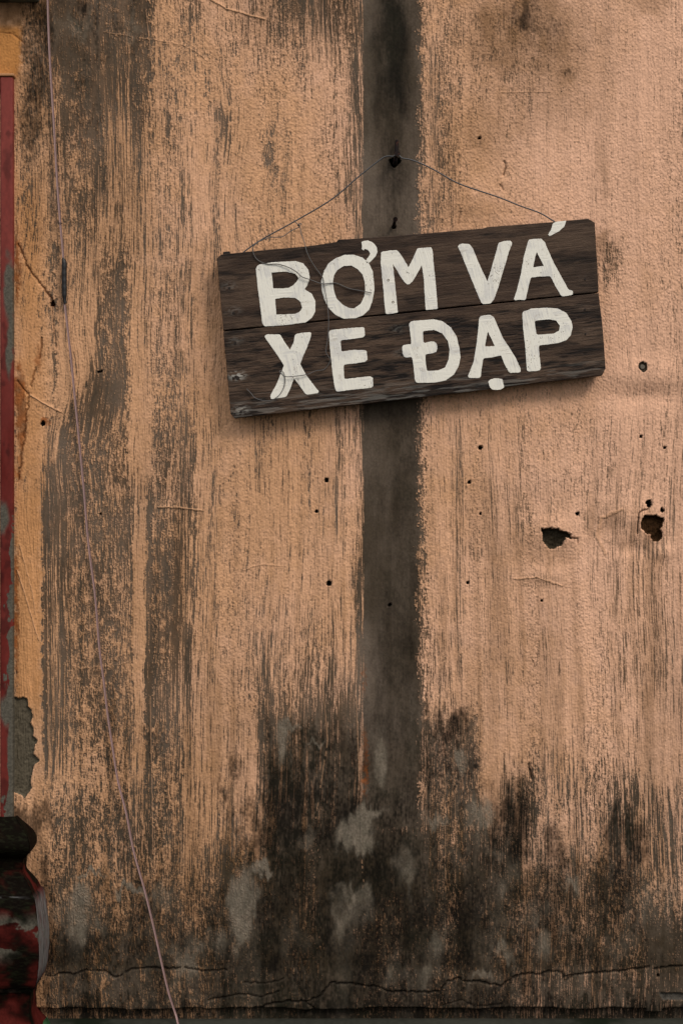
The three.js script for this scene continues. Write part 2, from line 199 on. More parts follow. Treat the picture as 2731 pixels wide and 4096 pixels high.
// lost pieces of plaster and drill holes
const inside = (p, x, y) => { let c = false; for (let i = 0, j = p.length - 1; i < p.length; j = i++) if ((p[i][1] > y) !== (p[j][1] > y) && x < (p[j][0] - p[i][0]) * (y - p[i][1]) / (p[j][1] - p[i][1]) + p[i][0]) c = !c; return c; };
const away = (p, x, y) => { let d = 1e9; for (let i = 0, j = p.length - 1; i < p.length; j = i++) { const ax = p[j][0], ay = p[j][1], bx = p[i][0] - ax, by = p[i][1] - ay, t = clamp(((x - ax) * bx + (y - ay) * by) / (bx * bx + by * by)); d = Math.min(d, Math.hypot(x - ax - t * bx, y - ay - t * by)); } return d; };
const lost = [
  { p: pairs(345, 560, 375, 570, 430, 560, 460, 575, 490, 565, 505, 585, 560, 595, 600, 620, 608, 665, 585, 650, 560, 645, 540, 680, 530, 715, 490, 720, 470, 745, 420, 740, 395, 715, 365, 680, 360, 620).map(T4), d: 16, c: lin(0x3c3427), edge: 1.2 },
  { p: pairs(1225, 450, 1290, 455, 1330, 450, 1360, 470, 1395, 475, 1398, 500, 1380, 550, 1365, 575, 1385, 605, 1380, 650, 1350, 680, 1310, 680, 1280, 640, 1290, 620, 1250, 615, 1215, 580, 1195, 560, 1200, 500).map(T4), d: 13, c: lin(0x38230f), edge: 2 },
  { p: pairs(1240, 345, 1255, 325, 1280, 322, 1292, 345, 1288, 372, 1270, 385, 1250, 378).map(T4), d: 18, c: lin(0x241c12), edge: 1.5 },
  { p: pairs(1368, 392, 1382, 378, 1395, 400, 1408, 415, 1385, 432, 1370, 415).map(T4), d: 14, c: lin(0x241c12), edge: 1.5 },
  { p: pairs(32, 1601, 45, 1604, 52, 1601, 63, 1604, 65, 1622, 73, 1630, 76, 1647, 70, 1660, 77, 1673, 77, 1691, 88, 1701, 80, 1714, 78, 1733, 92, 1746, 80, 1757, 75, 1773, 71, 1792, 74, 1811, 64, 1824, 57, 1833, 51, 1827, 32, 1819), d: 6, c: lin(0x5a5244), edge: 1.5 },
  { p: pairs(1470, 852, 1463, 845, 1466, 834, 1476, 829, 1484, 836, 1484, 850, 1477, 857), d: 5, c: lin(0x3a3126), edge: 1.5 },
  { p: pairs(893, 366, 903, 362, 916, 364, 921, 371, 914, 379, 905, 385, 897, 379), d: 20, c: lin(0x14110c), edge: 1.5 },
  { p: pairs(224, 851, 231, 852, 236, 848, 237, 854, 231, 856, 225, 858), d: 8, c: lin(0x1a150f), edge: 1 },
  { p: pairs(115, 694, 124, 688, 127, 702, 118, 704), d: 9, c: lin(0x2a1a10), edge: 1 },
  { p: pairs(1510, 2278, 1560, 2280, 1600, 2286, 1580, 2296, 1520, 2296), d: 5, c: lin(0x4a4640), edge: 1 },
];
for (const [x, y, r] of [[99, 972, 6], [750, 1103, 5], [727, 1174, 4], [755, 1340, 6], [895, 1390, 4.5], [1102, 1029, 5.5], [1077, 1107, 4], [1103, 1180, 3], [1325, 1180, 4.5], [1074, 1338, 3.5], [1470, 1003, 3.5], [1525, 1028, 3.5], [232, 1180, 3.5], [1243, 1380, 3], [904, 521, 5], [1289, 210, 1.5], [1100, 318, 3], [1510, 2240, 3]])
  lost.push({ p: Array.from({ length: 9 }, (_, k) => [x + r * (0.8 + 0.35 * rnd()) * Math.cos(k * 0.698), y + r * (0.8 + 0.35 * rnd()) * Math.sin(k * 0.698)]), d: 14, c: lin(0x1c1610), edge: 1 });
for (const l of lost) { l.x0 = Math.min(...l.p.map((q) => q[0])) - 12; l.x1 = Math.max(...l.p.map((q) => q[0])) + 12; l.y0 = Math.min(...l.p.map((q) => q[1])) - 12; l.y1 = Math.max(...l.p.map((q) => q[1])) + 12; }
function lossAt(x, y) {                            // [how deep (mm, negative = lip), which]
  for (const l of lost) if (x > l.x0 && x < l.x1 && y > l.y0 && y < l.y1) {
    const xx = x + (vn(x / 3, y / 3) - 0.5) * 2.4, yy = y + (vn(x / 3 + 50, y / 3) - 0.5) * 2.4, d = away(l.p, xx, yy);
    if (inside(l.p, xx, yy)) return [l.d * ss(0, l.edge + 1.2, d) * (0.7 + 0.5 * fbm(x / 6, y / 6, 3)), l, d];
    if (d < 6) return [-0.9 * (1 - d / 6) * (l.d > 4 ? 1 : 0.4), null, d];
  }
  return [0, null, 0];
}
const sample = (f, x, y) => {
  const u = clamp((x - X0) / FC - 0.5, 0, FN - 1.001), v = clamp((y - Y0) / FC - 0.5, 0, FN - 1.001), i = u | 0, j = v | 0, a = u - i, b = v - j, k = j * FN + i;
  return mix(mix(f[k], f[k + 1], a), mix(f[k + FN], f[k + FN + 1], a), b);
};
const C = { orange: lin(0xd1a17b), pink: lin(0xe3b496), ochre: lin(0xc0854c), cement: lin(0x6d6054), cement2: lin(0x4f4438), mould: lin(0x0f0b06), moss: lin(0x191a0e), grey: lin(0x877b6c), grey2: lin(0x6f675a), rust: lin(0x8a4a1c), brown: [0.3, 0.27, 0.19] };
const colorData = new Uint8Array(N * N * 4), bumpData = new Uint8Array(N * N * 4);
for (let j = 0; j < N; j++) for (let i = 0; i < N; i++) {
  const x = X0 + (i + 0.5) * TX, y = Y0 + (j + 0.5) * TX, n = j * N + i;
  const big = fbm(x / 210, y / 330, 3), wx = x + 34 * (vn(x / 300 + 8, y / 420) - 0.5) + 6 * (vn(x / 40, y / 150 + 3) - 0.5) + 0.11 * (y - 960) * (1 - ss(0.4, 1.2, Math.hypot((x - 200) / 150, (y - 960) / 170))) + 0.1 * (y - 350) * (1 - ss(0.4, 1.2, Math.hypot((x - 570) / 120, (y - 380) / 200)));
  const n1 = vn(wx / 1.6, y / 70), n2 = vn(wx / 6, y / 190 + 4), n3 = vn(wx / 1.6 + 31, y / 8), n4 = vn(x / 2.8 + 11, y / 3.6), n5 = vn(wx / 16 + 5, y / 60), n6 = vn(wx / 1.6 + 61, y / 17), n7 = vn(x / 11, y / 13 + 80), gr0 = vn(x / 1.25 + 5, y / 1.4);
  const jx = x + 9 * (n4 - 0.5) + 10 * (n7 - 0.5), jy = y + 90 * (n2 - 0.5) + 50 * (n1 - 0.5);
  const strip = x > 815 && x < 985 && y < 1960, sw = strip ? ss(815, 838, x) * (1 - ss(955, 985, x)) * (1 - ss(1640, 1930, y + 90 * (n5 - 0.5))) : 0;
  const bare0 = strip ? sample(F.bare, x + 5 * (n3 - 0.5) + (x > 930 ? 16 * (n4 - 0.5) + 14 * (vn(x / 30, y / 18) - 0.5) : 0), y) : sample(F.bare, jx, jy);
  const lines = clamp(0.3 + 0.7 * sample(F.line, jx, y) + ss(0.5, 0.7, big) * 0.4 + 0.5 * (vn(wx / 24 + 13, y / 500) - 0.5));
  const leftish = 1 - ss(420, 620, x);
  const dab = (0.28 * n3 + 0.13 * n4 + 0.22 * n6 + (0.06 + 0.14 * leftish) * n7 + 0.1 * n5 + 0.21 * gr0) / (1 + 0.14 * leftish), lin1 = 0.4 * n1 + 0.16 * n2 + 0.2 * n6 + 0.1 * n3 + 0.14 * gr0;
  const nb = mix(dab, lin1, lines), sd = mix(0.118, 0.14, lines);
  let bare = clamp(bare0 * (0.72 + 0.6 * fbm(wx / 60 + 20, y / 240, 3)) + (bare0 > 0.95 ? 0.3 : 0)) * (strip ? 1 : 1 - 0.1 * ss(90, 130, x) * (1 - ss(330, 420, x)) * (1 - ss(1400, 1700, y)));
  const T = 0.5 + sd * probit(bare);
  const soft = mix(0.075, 0.12, ss(560, 1100, x) * (1 - ss(1650, 1850, y))); let p = ss(T - soft, T + soft * 0.8, nb);
  const gr = sample(F.grey, x + 40 * (fbm(x / 30, y / 60, 4) - 0.5), y + 90 * (fbm(x / 16 + 9, y / 50, 4) - 0.5)) * (0.75 + 0.5 * fbm(x / 9, y / 13, 4)) + 0.36 * ss(1900, 2080, y) * ss(0.42, 0.75, fbm(x / 44 + 33, y / 120 + 5, 5));
  const g = Math.pow(ss(0.0, 0.95, gr), 1.7) * (0.62 + 0.26 * n4 + 0.3 * (n6 - 0.3));
  const mo = sample(F.mould, x + 60 * (fbm(x / 34 + 5, y / 80, 3) - 0.5), y + 110 * (fbm(x / 14, y / 120 + 7, 3) - 0.5));
  const mn = 0.3 * vn(x / 4, y / 6) + 0.25 * n6 + 0.25 * vn(x / 14, y / 22) + 0.2 * vn(x / 46, y / 70);
  const m = ss(mix(-0.36, -0.8, sw), mix(0.32, 0.55, sw), mo - 0.86 + (mn - 0.4) * mix(1.25, 0.9, sw)) ;
  const br = clamp(0.3 * ss(0.5, 0.85, vn(wx / 13 + 7, y / 280)) * ss(900, 1300, y) * (0.5 + n1 * 0.8) + sample(F.brown, jx + 30 * (n5 - 0.5), y + 40 * (n7 - 0.5)) * (0.55 + 0.9 * fbm(x / 24, y / 36, 3)) * (1 - 0.4 * ss(2210, 2250, y)));
  const ru = ss(0.1, 0.8, sample(F.rust, jx, y + 20 * (n7 - 0.5)) * (0.6 + 0.8 * n7)), oc = sample(F.ochre, jx, y);
  const [ld, ll] = lossAt(x, y), ck = crack[n], rg = ridge[n];
  // the coats from the bottom up
  const cf = clamp(0.5 + (fbm(x / 70 + 40, y / 150, 4) - 0.5) * 2.2 + (n1 - 0.5) * 0.25), speck = 0.8 + 0.24 * n4 + 0.24 * gr0 * gr0;
  const pk = clamp((x - 300) / 1500 + (big - 0.5) * 1.6 + (fbm(x / 26, y / 30, 2) - 0.5) * 0.5 + 0.08), of = oc * (1 - pk * 0.4);
  const thick = ss(T - 0.02, T + 0.16, nb), tone = (0.8 + 0.24 * thick) * (0.9 + 0.2 * n4) * (0.93 + 0.14 * gr0) * (0.88 + 0.14 * vn(wx / 5 + 90, y / 260) + 0.12 * vn(wx / 17 + 40, y / 420));
  const h0 = 0.5 * n4 + 0.3 * n7 + 0.2 * n3;
  let soot = m, damp = 0;
  if (strip) damp = 0;
  const film = (1 - sw) * (1 - ss(1500, 1850, y)) * clamp(0.08 + 0.5 * (0.5 * n2 + 0.3 * n6 + 0.2 * n5 - 0.32) + 0.14 * ss(900, 1200, x));
  const o = [0, 0, 0];
  for (let c = 0; c < 3; c++) {
    let s = mix(C.cement2[c], C.cement[c], cf) * speck; s = mix(s, C.orange[c] * 0.6, film);
    s = mix(s, mix(C.moss[c], C.mould[c], clamp(vn(x / 60, y / 60) * 1.6 - 0.1)), soot * 0.9);
    let q = mix(mix(C.orange[c], C.pink[c], pk), C.ochre[c], of) * tone;
    q = mix(q, C.mould[c] * 1.6, soot * mix(0.8, 0.66, ss(1850, 2050, y)));
    let v = mix(s, q, p * (0.82 + 0.18 * thick));
    v *= mix(1, C.brown[c], br * 0.9);
    v = mix(v, C.rust[c] * (0.4 + 0.9 * n7), ru * 0.8);
    if (rg > 0.1 && g < 0.3 && m < 0.6) v = mix(v, C.orange[c], rg * 0.7);
    v = mix(v, mix(C.grey2[c], C.grey[c], n7) * speck, clamp(g));
    if (ll) v = ll.c[c] * (0.6 + 0.8 * fbm(x / 5, y / 5, 3));
    v = mix(v, x < 200 && y < 1500 ? C.rust[c] * 0.35 : C.mould[c], ck * 0.75);  // darkened cracks; shadowed lips of the left ones are painted brown
    o[c] = v;
  }
  const k = ((N - 1 - j) * N + i) * 4;
  for (let c = 0; c < 3; c++) colorData[k + c] = L2S[clamp(o[c] * 4096 | 0, 0, 4096)];
  colorData[k + 3] = 255;
  // relief: paint lies on the cement, dabbed on the right and combed on the left
  const lump = 0.4 * vn(x / 3.6 + 7, y / 4) + 0.2 * n7 + 0.25 * n4 + 0.15 * vn(x / 1.9, y / 2.3);
  let h = 0.16 + 0.12 * (lump - 0.5) + p * (0.14 + 0.62 * (lump - 0.22) * mix(1, 0.45, clamp(lines + oc * 0.8)) + 0.34 * (n6 - 0.5) * lines + 0.2 * (n1 - 0.5) * lines) + rg * 0.35 - ck * 0.2;
  if (m > 0.3) h = mix(h, 0.16 + 0.2 * (lump - 0.5) + 0.1 * p, 0.5);
  h = clamp(h) * 255; bumpData[k] = bumpData[k + 1] = bumpData[k + 2] = h; bumpData[k + 3] = 255;
}
const wallMat = new THREE.MeshPhysicalMaterial({ specularIntensity: 0.3, map: dataTex(colorData, N, N, true), bumpMap: dataTex(bumpData, N, N, false), bumpScale: 0.0048, roughness: 0.86 });
wallMat.name = 'worn_painted_plaster';

// the surface itself: trowel waves, bulges, lost plaster, cracks and scored lines are real relief (mm)
function relief(x, y) {
  let h = 5 * (fbm(x / 420 + 3, y / 420, 3) - 0.5) + 2.2 * (fbm(x / 70, y / 80, 3) - 0.5);
  const B = (cx, cy, rx, ry, a) => { const d = ((x - cx) / rx) ** 2 + ((y - cy) / ry) ** 2; return d < 6 ? (x > 1100 ? 1.7 : 1) * a * Math.exp(-d * 1.4) : 0; };
  h += B(1470, 1190, 70, 60, 6) + B(1400, 1215, 40, 30, -3) + B(1280, 1215, 60, 40, 4) + B(1200, 1225, 50, 60, 2.5) + B(1440, 1260, 70, 22, -3) + B(1520, 1270, 30, 20, 4) + B(1490, 860, 120, 40, 4) + B(1480, 910, 110, 24, -3) + B(1430, 1010, 60, 90, 3) + B(1240, 1320, 60, 24, 3) + B(1210, 980, 80, 90, 2.5) + B(1250, 1090, 90, 60, 2) + B(1145, 1110, 60, 100, 2);
  h += B(80, 690, 40, 80, 5) + B(95, 900, 40, 70, 3) + B(70, 1430, 26, 120, 3) + B(130, 50, 60, 60, 3);
  if (y > 2215) h += 2.5 * ss(2215, 2250, y) * (0.6 + 0.6 * fbm(x / 60, 3, 2));
  const i = (x - X0) / TX | 0, j = (y - Y0) / TX | 0;
  if (i >= 0 && j >= 0 && i < N && j < N) { h -= 4.5 * crack[j * N + i]; h += 1.6 * ridge[j * N + i]; h -= lossAt(x, y)[0]; }
  const foot = 2316 + 10 * (fbm(x / 50, 7, 3) - 0.5) + (x > 1480 && x < 1520 ? 8 : 0);
  h -= 16 * ss(foot - 1, foot + 4, y);                             // the render stops short of the ground
  return h;
}
const wall = group('plaster_wall', new THREE.Vector3(0, 0, 0));
tag(wall, 'old peach painted plaster wall with worn paint and black mould at its foot, behind the sign', 'wall');
{
  const lines = (a, b, lo, hi, step) => { const r = []; for (let v = lo; v <= hi; v += step) r.push(v); for (let s = step * 2, v = lo - s; v > a; s = Math.min(60, s * 1.25), v -= s) r.unshift(v); r.unshift(a); for (let s = step * 2, v = hi + s; v < b; s = Math.min(60, s * 1.25), v += s) r.push(v); r.push(b); return r; };
  const gx = lines(-1500, 4200, -10, 1600, 2.6), gy = lines(-1100, BASE + 40, -30, BASE + 6, 2.6), W = gx.length, H = gy.length;
  const pos = new Float32Array(W * H * 3), uv = new Float32Array(W * H * 2), idx = new Uint32Array((W - 1) * (H - 1) * 6);
  let q = 0;
  for (let j = 0; j < H; j++) for (let i = 0; i < W; i++) {
    const k = j * W + i;
    pos.set([(gx[i] - 784) / 1000, (BASE - gy[j]) / 1000, relief(gx[i], gy[j]) / 1000], k * 3);
    uv.set([(gx[i] - X0) / SPAN, 1 - (gy[j] - Y0) / SPAN], k * 2);
    if (i < W - 1 && j < H - 1) { idx.set([k, k + W, k + 1, k + 1, k + W, k + W + 1], q); q += 6; }
  }
  const geo = new THREE.BufferGeometry();
  geo.setAttribute('position', new THREE.BufferAttribute(pos, 3)); geo.setAttribute('uv', new THREE.BufferAttribute(uv, 2)); geo.setIndex(new THREE.BufferAttribute(idx, 1)); geo.computeVertexNormals();
  mesh('plaster_face', geo, wallMat, wall);
  const core = new THREE.BoxGeometry(5.7, 3.44, 0.2); core.translate(0.566, 1.72, -0.15);
  mesh('masonry_core', core, new THREE.MeshStandardMaterial({ color: new THREE.Color(0.16, 0.13, 0.1), roughness: 0.95 }), wall);
}

// ---------------------------------------------------------------- ground
const groundMat = new THREE.MeshPhysicalMaterial({ roughness: 1, specularIntensity: 0.15, map: tex(512, 512, (i, j, o) => {
  const a = fbm(i / 40, j / 40, 4), b = vn(i / 3, j / 3), w = ss(0.42, 0.62, fbm(i / 60 + 9, j / 60, 4));
  for (let c = 0; c < 3; c++) o[c] = mix([0.04, 0.04, 0.032][c], [0.01, 0.014, 0.008][c], w) * (0.6 + 0.5 * a + 0.3 * b);
}) });
{
  const g = new THREE.PlaneGeometry(40, 20, 1, 1); g.rotateX(-Math.PI / 2); g.translate(0, 0, 9.9);
  for (let i = 0; i < g.attributes.uv.count; i++) g.attributes.uv.setXY(i, g.attributes.position.getX(i) / 1.2, g.attributes.position.getZ(i) / 1.2);
  tag(mesh('ground', g, groundMat), 'dark damp concrete ground along the foot of the wall', 'ground', null, 'structure');
}

// ---------------------------------------------------------------- red column at the left edge
const redMat = (W, H, w, h, fn) => { const m = new THREE.MeshPhysicalMaterial({ roughness: 0.62, specularIntensity: 0.4 }); m.map = tex(W, H, fn); return m; };
const RED = { hi: lin(0x853d36), lo: lin(0x5c1610), gr: lin(0x5c574d), dk: lin(0x0c0a07) };
function redSkin(x, y, o) {                        // paint of the column by place (mm of the photo's grid)
  const wob = 26 * (fbm(x / 20, y / 34, 4) - 0.5);
  let peel = 0.12 + 0.5 * ss(16, 34, x) * ss(1080, 1240, y) + 0.16 * ss(1100, 1500, y);
  const Sp = (cx, cy, rx, ry) => 1 - ss(0.6, 1.2, Math.hypot((x + wob * 0.4 - cx) / rx, (y + wob * 2 - cy) / ry));
  const pe = Math.max(ss(0.02, 0.06, peel - fbm(x / 16 + 5, y / 34, 4)), Sp(26, 680, 14, 60), Sp(28, 760, 10, 60), Sp(26, 820, 8, 50), Sp(10, 1190, 16, 40), Sp(18, 1620, 18, 40), Sp(30, 1700, 10, 50), Sp(24, 630, 14, 40));
  const low = clamp(ss(300, 1000, y) * 0.75 + (fbm(x / 30, y / 120, 3) - 0.5)), k = 0.8 + 0.4 * fbm(x / 5, y / 9, 3), stain = ss(0.55, 0.72, fbm(x / 22 + 40, y / 40 + 3, 3));
  for (let c = 0; c < 3; c++) o[c] = mix(mix(RED.hi[c], RED.lo[c], low) * k * (1 - 0.4 * stain), RED.gr[c] * (0.6 + 0.7 * vn(x / 2.5, y / 2.5)), pe);
}
const column = group('red_column', new THREE.Vector3(-0.95, 0, 0));
tag(column, 'flaking dark red pilaster with a moulded base at the left edge of the wall', 'pilaster');
const colX = (px) => (px - 784) / 1000 + 0.95;     // into the column's own axis
{
  const map = (i, j, o) => redSkin(-340 + (i + 0.5) * 400 / 512, 2344 - (j + 0.5) * 2200 / 2048, o);
  const shaftMat = redMat(512, 2048, 0, 0, map);
  shaftMat.bumpMap = shaftMat.map; shaftMat.bumpScale = -0.0008;
  const uvOf = (g) => { const p = g.attributes.position, u = g.attributes.uv; for (let i = 0; i < p.count; i++) u.setXY(i, (p.getX(i) * 1000 - 950 + 784 + 340) / 400, p.getY(i) * 1000 / 2200); return g; };
  const y0 = (BASE - 1885) / 1000, y1 = (BASE - 181) / 1000, band = (a, b, z0, z1, top = y1) => { const w = colX(b) - colX(a), g = new RoundedBoxGeometry(w, top - y0, z1 - z0, 2, 0.003); g.translate((colX(a) + colX(b)) / 2, (y0 + top) / 2, (z0 + z1) / 2); return uvOf(g); };
  mesh('shaft_band', band(5, 33.5, -0.03, 0.016), shaftMat, column);
  mesh('shaft_band', band(-368, -340, -0.03, 0.016), shaftMat, column);
  mesh('shaft_panel', band(-330, -6, -0.03, 0.006, y1 - 0.03), shaftMat, column);
  mesh('shaft_rail', (() => { const g = new RoundedBoxGeometry(colX(5) - colX(-340), 0.03, 0.045, 2, 0.003); g.translate((colX(5) + colX(-340)) / 2, y1 - 0.015, -0.0075); return uvOf(g); })(), shaftMat, column);
  const lip = new RoundedBoxGeometry(colX(37) - colX(-372), 0.007, 0.05, 2, 0.0025); lip.translate((colX(37) + colX(-372)) / 2, y1 + 0.004, -0.006);
  mesh('plaster_lip', lip, new THREE.MeshStandardMaterial({ color: new THREE.Color(...lin(0xb5845a)), roughness: 0.9 }), column);
  // moulded base: [row, reach to the right on the wall]
  const prof = pairs(1872, 40, 1878, 46, 1886, 56, 1896, 68, 1908, 79, 1920, 85, 1932, 86, 1944, 81, 1954, 72, 1960, 65, 1968, 63, 1986, 62, 1994, 64, 2004, 72, 2014, 82, 2022, 89, 2034, 95, 2037, 100, 2050, 104, 2080, 109, 2120, 113, 2160, 114, 2200, 111, 2222, 107, 2238, 101, 2241, 97, 2243, 92, 2252, 91, 2255, 88, 2275, 85, 2300, 85, 2318, 88, 2332, 96, 2342, 106, 2350, 110);
  const zOf = (r) => 0.012 + (r - 36) / 1000 * 1.28, cut = (r0, r1) => prof.filter(([y]) => y >= r0 && y <= r1);
  function moulding(name, r0, r1, mat) {
    const fine = []; const c = cut(r0, r1), cv = new THREE.CatmullRomCurve3(c.map(([y, r]) => new THREE.Vector3(r, y, 0)), false, 'catmullrom', 0.4), L = Math.ceil((r1 - r0) / 3);
    c.length = 0; for (let q = 0; q <= L; q++) { const v = cv.getPoint(q / L); c.push([v.y, v.x]); }
    for (let s = 0; s < c.length - 1; s++) { const n = Math.max(1, Math.ceil((c[s + 1][0] - c[s][0]) / 5)); for (let q = 0; q < n; q++) fine.push([mix(c[s][0], c[s + 1][0], q / n), mix(c[s][1], c[s + 1][1], q / n)]); }
    fine.push(c[c.length - 1]);
    const pos = [], uv = [], idx = [], around = [];
    for (let q = 0; q <= 8; q++) around.push(['right', q / 8]); for (let q = 0; q <= 40; q++) around.push(['front', q / 40]); for (let q = 0; q <= 4; q++) around.push(['left', q / 4]);
    for (const [row, r] of fine) for (const [face, t] of around) {
      const z = zOf(r), left = -668 - r + 0, wear = 2.4 * (fbm(row / 14 + (face === 'front' ? t * 26 : 0), (face === 'right' ? t * 4 : 9), 3) - 0.5);
      const edge = face === 'front' ? Math.min(t, 1 - t) : 1, rounded = edge < 0.03 ? (0.03 - edge) * 60 : 0;
      const px = face === 'right' ? r : face === 'left' ? left + 330 : mix(r, left + 330, t), zz = face === 'front' ? z : face === 'right' ? mix(-0.02, z, t) : mix(z, -0.02, t);
      pos.push(colX(px + (face === 'right' ? wear : 0)), (BASE - row) / 1000, zz + (face === 'front' ? (wear - rounded) / 1000 : 0));
      uv.push(face === 'right' ? 0.62 + 0.3 * (1 - t) : mix(0.62, 0.0, clamp(face === 'left' ? 1 : t)), (2352 - row) / 480);
    }
    const W = around.length;
    for (let a = 0; a < fine.length - 1; a++) for (let b = 0; b < W - 1; b++) { const k = a * W + b; idx.push(k, k + 1, k + W, k + 1, k + W + 1, k + W); }
    const g = new THREE.BufferGeometry(); g.setAttribute('position', new THREE.Float32BufferAttribute(pos, 3)); g.setAttribute('uv', new THREE.Float32BufferAttribute(uv, 2)); g.setIndex(idx); g.computeVertexNormals();
    return mesh(name, g, mat, column);
  }
  const baseTex = tex(1024, 1024, (i, j, o) => {   // u: 0 far left .. 0.62 the right corner .. 0.92 wall; v: height over 480 mm
    const u = i / 1024, row = 2352 - j / 1024 * 480, x = u * 690, side = u > 0.62 ? 1 : 0;
    const f = fbm(x / 22, row / 26, 4), f2 = fbm(x / 50 + 9, row / 40, 4), sp = vn(x / 2.2, row / 3);
    let m = (1.7 - 0.55 * ss(1960, 1972, row) - ss(1965, 2000, row) * 0.3 - ss(2040, 2070, row) * 0.3 + ss(2150, 2230, row) * 0.25 - ss(2250, 2280, row) * 0.25);
    const mould = ss(0.35, 0.62, m * 0.62 + (f2 - 0.5) * 1.1), red = mix(1, 0.45, ss(0.4, 0.6, f2)), gre = ss(0.52, 0.6, f) * ss(2060, 2090, row) * (1 - ss(2150, 2190, row));
    const rawSheen = side * ss(2030, 2060, row) * (1 - ss(2195, 2245, row)) * ss(0.25, 0.4, fbm(x / 10 + 3, row / 50, 3) + 0.1) * (1 - ss(0.84, 0.9, u));  // side face bare of paint, with its glossy reflection coloured in pale
    const ledge = ss(2241, 2244, row) * (1 - ss(2250, 2254, row)) * 0.6, rim = ss(2033, 2036, row) * (1 - ss(2037, 2040, row)) * ss(0.35, 0.7, fbm(x / 14 + 30, row / 2, 3)) * (1 - side);
    for (let c = 0; c < 3; c++) {
      let v = mix(RED.lo[c], RED.hi[c], 0.1 + 0.5 * f) * red * 0.46 * (0.8 + 0.4 * sp);
      v = mix(v, RED.gr[c] * (0.5 + 0.6 * sp), Math.max(gre, ledge * 0.8)); v = mix(v, [RED.dk[c], RED.dk[c] + 0.003 * f, RED.dk[c]][c] * (0.5 + 1.6 * ss(0.45, 0.8, fbm(x / 7, row / 3, 4))), mould * 0.94);
      v = mix(v, [0.2, 0.19, 0.185][c] * (0.25 + 1.1 * fbm(x / 2.5, row / 26, 4)), rawSheen * (0.35 + 0.6 * ss(0.3, 0.55, fbm(x / 5 + 9, row / 30 + 4, 4)))); v = mix(v, 0.14, rim * 0.5 * vn(x / 9 + 50, row / 2)); o[c] = v;
    }
  });
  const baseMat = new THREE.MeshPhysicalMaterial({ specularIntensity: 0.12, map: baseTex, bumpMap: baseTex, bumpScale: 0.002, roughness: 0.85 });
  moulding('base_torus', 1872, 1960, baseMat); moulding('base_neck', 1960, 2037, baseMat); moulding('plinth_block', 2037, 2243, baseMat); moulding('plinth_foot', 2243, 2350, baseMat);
}
{
  const g = new RoundedBoxGeometry(0.5, 0.1, 0.07, 3, 0.008); g.translate((80 - 784) / 1000 - 0.25 + 0.012, (BASE + 44) / 1000, 0.02);
  const m = new THREE.MeshStandardMaterial({ roughness: 0.9, map: tex(256, 256, (i, j, o) => { const a = fbm(i / 18, j / 18, 4), k = ss(0.4, 0.6, fbm(i / 30 + 5, j / 50, 3)); for (let c = 0; c < 3; c++) o[c] = mix([0.14, 0.15, 0.12][c], [0.03, 0.03, 0.02][c], k) * (0.5 + a); }) });
  tag(mesh('concrete_ledge', g, m), 'mossy grey concrete ledge in the top left corner above the column', 'ledge');
}

// ---------------------------------------------------------------- the sign
const ZS = 0.042, TILT = 5.9 * Math.PI / 180, mid = at(944, 730, ZS);
const sign = group('wooden_sign', new THREE.Vector3(mid.x, mid.y, 0)); sign.rotation.z = TILT;
tag(sign, 'tilted dark wooden board hand painted with white letters, hung on a wire from the nail', 'sign');
const loc = (px, py, z = ZS) => { const p = at(px, py, z), x = p.x - mid.x, y = p.y - mid.y, c = Math.cos(TILT), s = Math.sin(TILT); return new THREE.Vector3(x * c + y * s, -x * s + y * c, z); };
const outline = (pts, jit, round) => {             // a closed outline on the board, hand-made edges
  const v = pts.map(([x, y]) => loc(x, y)), out = [], c = round ? new THREE.CatmullRomCurve3(v, true, 'centripetal') : null;
  if (c) {
    const raw = []; for (let i = 0; i < v.length; i++) { const b = v[(i + 1) % v.length], n = Math.max(1, Math.round(v[i].distanceTo(b) / 0.0012)); for (let q = 0; q < n; q++) raw.push(v[i].clone().lerp(b, q / n)); }
    const n = raw.length; for (let i = 0; i < n; i++) { const m = new THREE.Vector3(); for (let k = -1; k <= 1; k++) m.add(raw[(i + k + n) % n]); out.push(m.multiplyScalar(1 / 3)); }
  }
  else for (let i = 0; i < v.length; i++) { const b = v[(i + 1) % v.length], n = Math.max(1, Math.round(v[i].distanceTo(b) / 0.006)); for (let q = 0; q < n; q++) out.push(v[i].clone().lerp(b, q / n)); }
  return out.map((p) => new THREE.Vector2(p.x + jit * (fbm(p.x * 300 + 50, p.y * 300 + 20, 3) - 0.5), p.y + jit * (fbm(p.x * 300, p.y * 300 + 90, 3) - 0.5)));
};
const boardUV = (g) => { const p = g.attributes.position, u = g.attributes.uv; for (let i = 0; i < p.count; i++) u.setXY(i, p.getX(i) / 0.96 + 0.5, (p.getY(i) + p.getZ(i) * 0.6 - 0.03) / 0.48 + 0.5); return g; };
const nails = [T1([232, 1668]), T1([250, 1935]), T1([275, 2195]), T1([220, 1437]), T1([187, 1248]), T1([1478, 1575]), T1([1505, 1757]), T2([1318, 1490]), T2([1315, 1315]), T2([1316, 1100])];
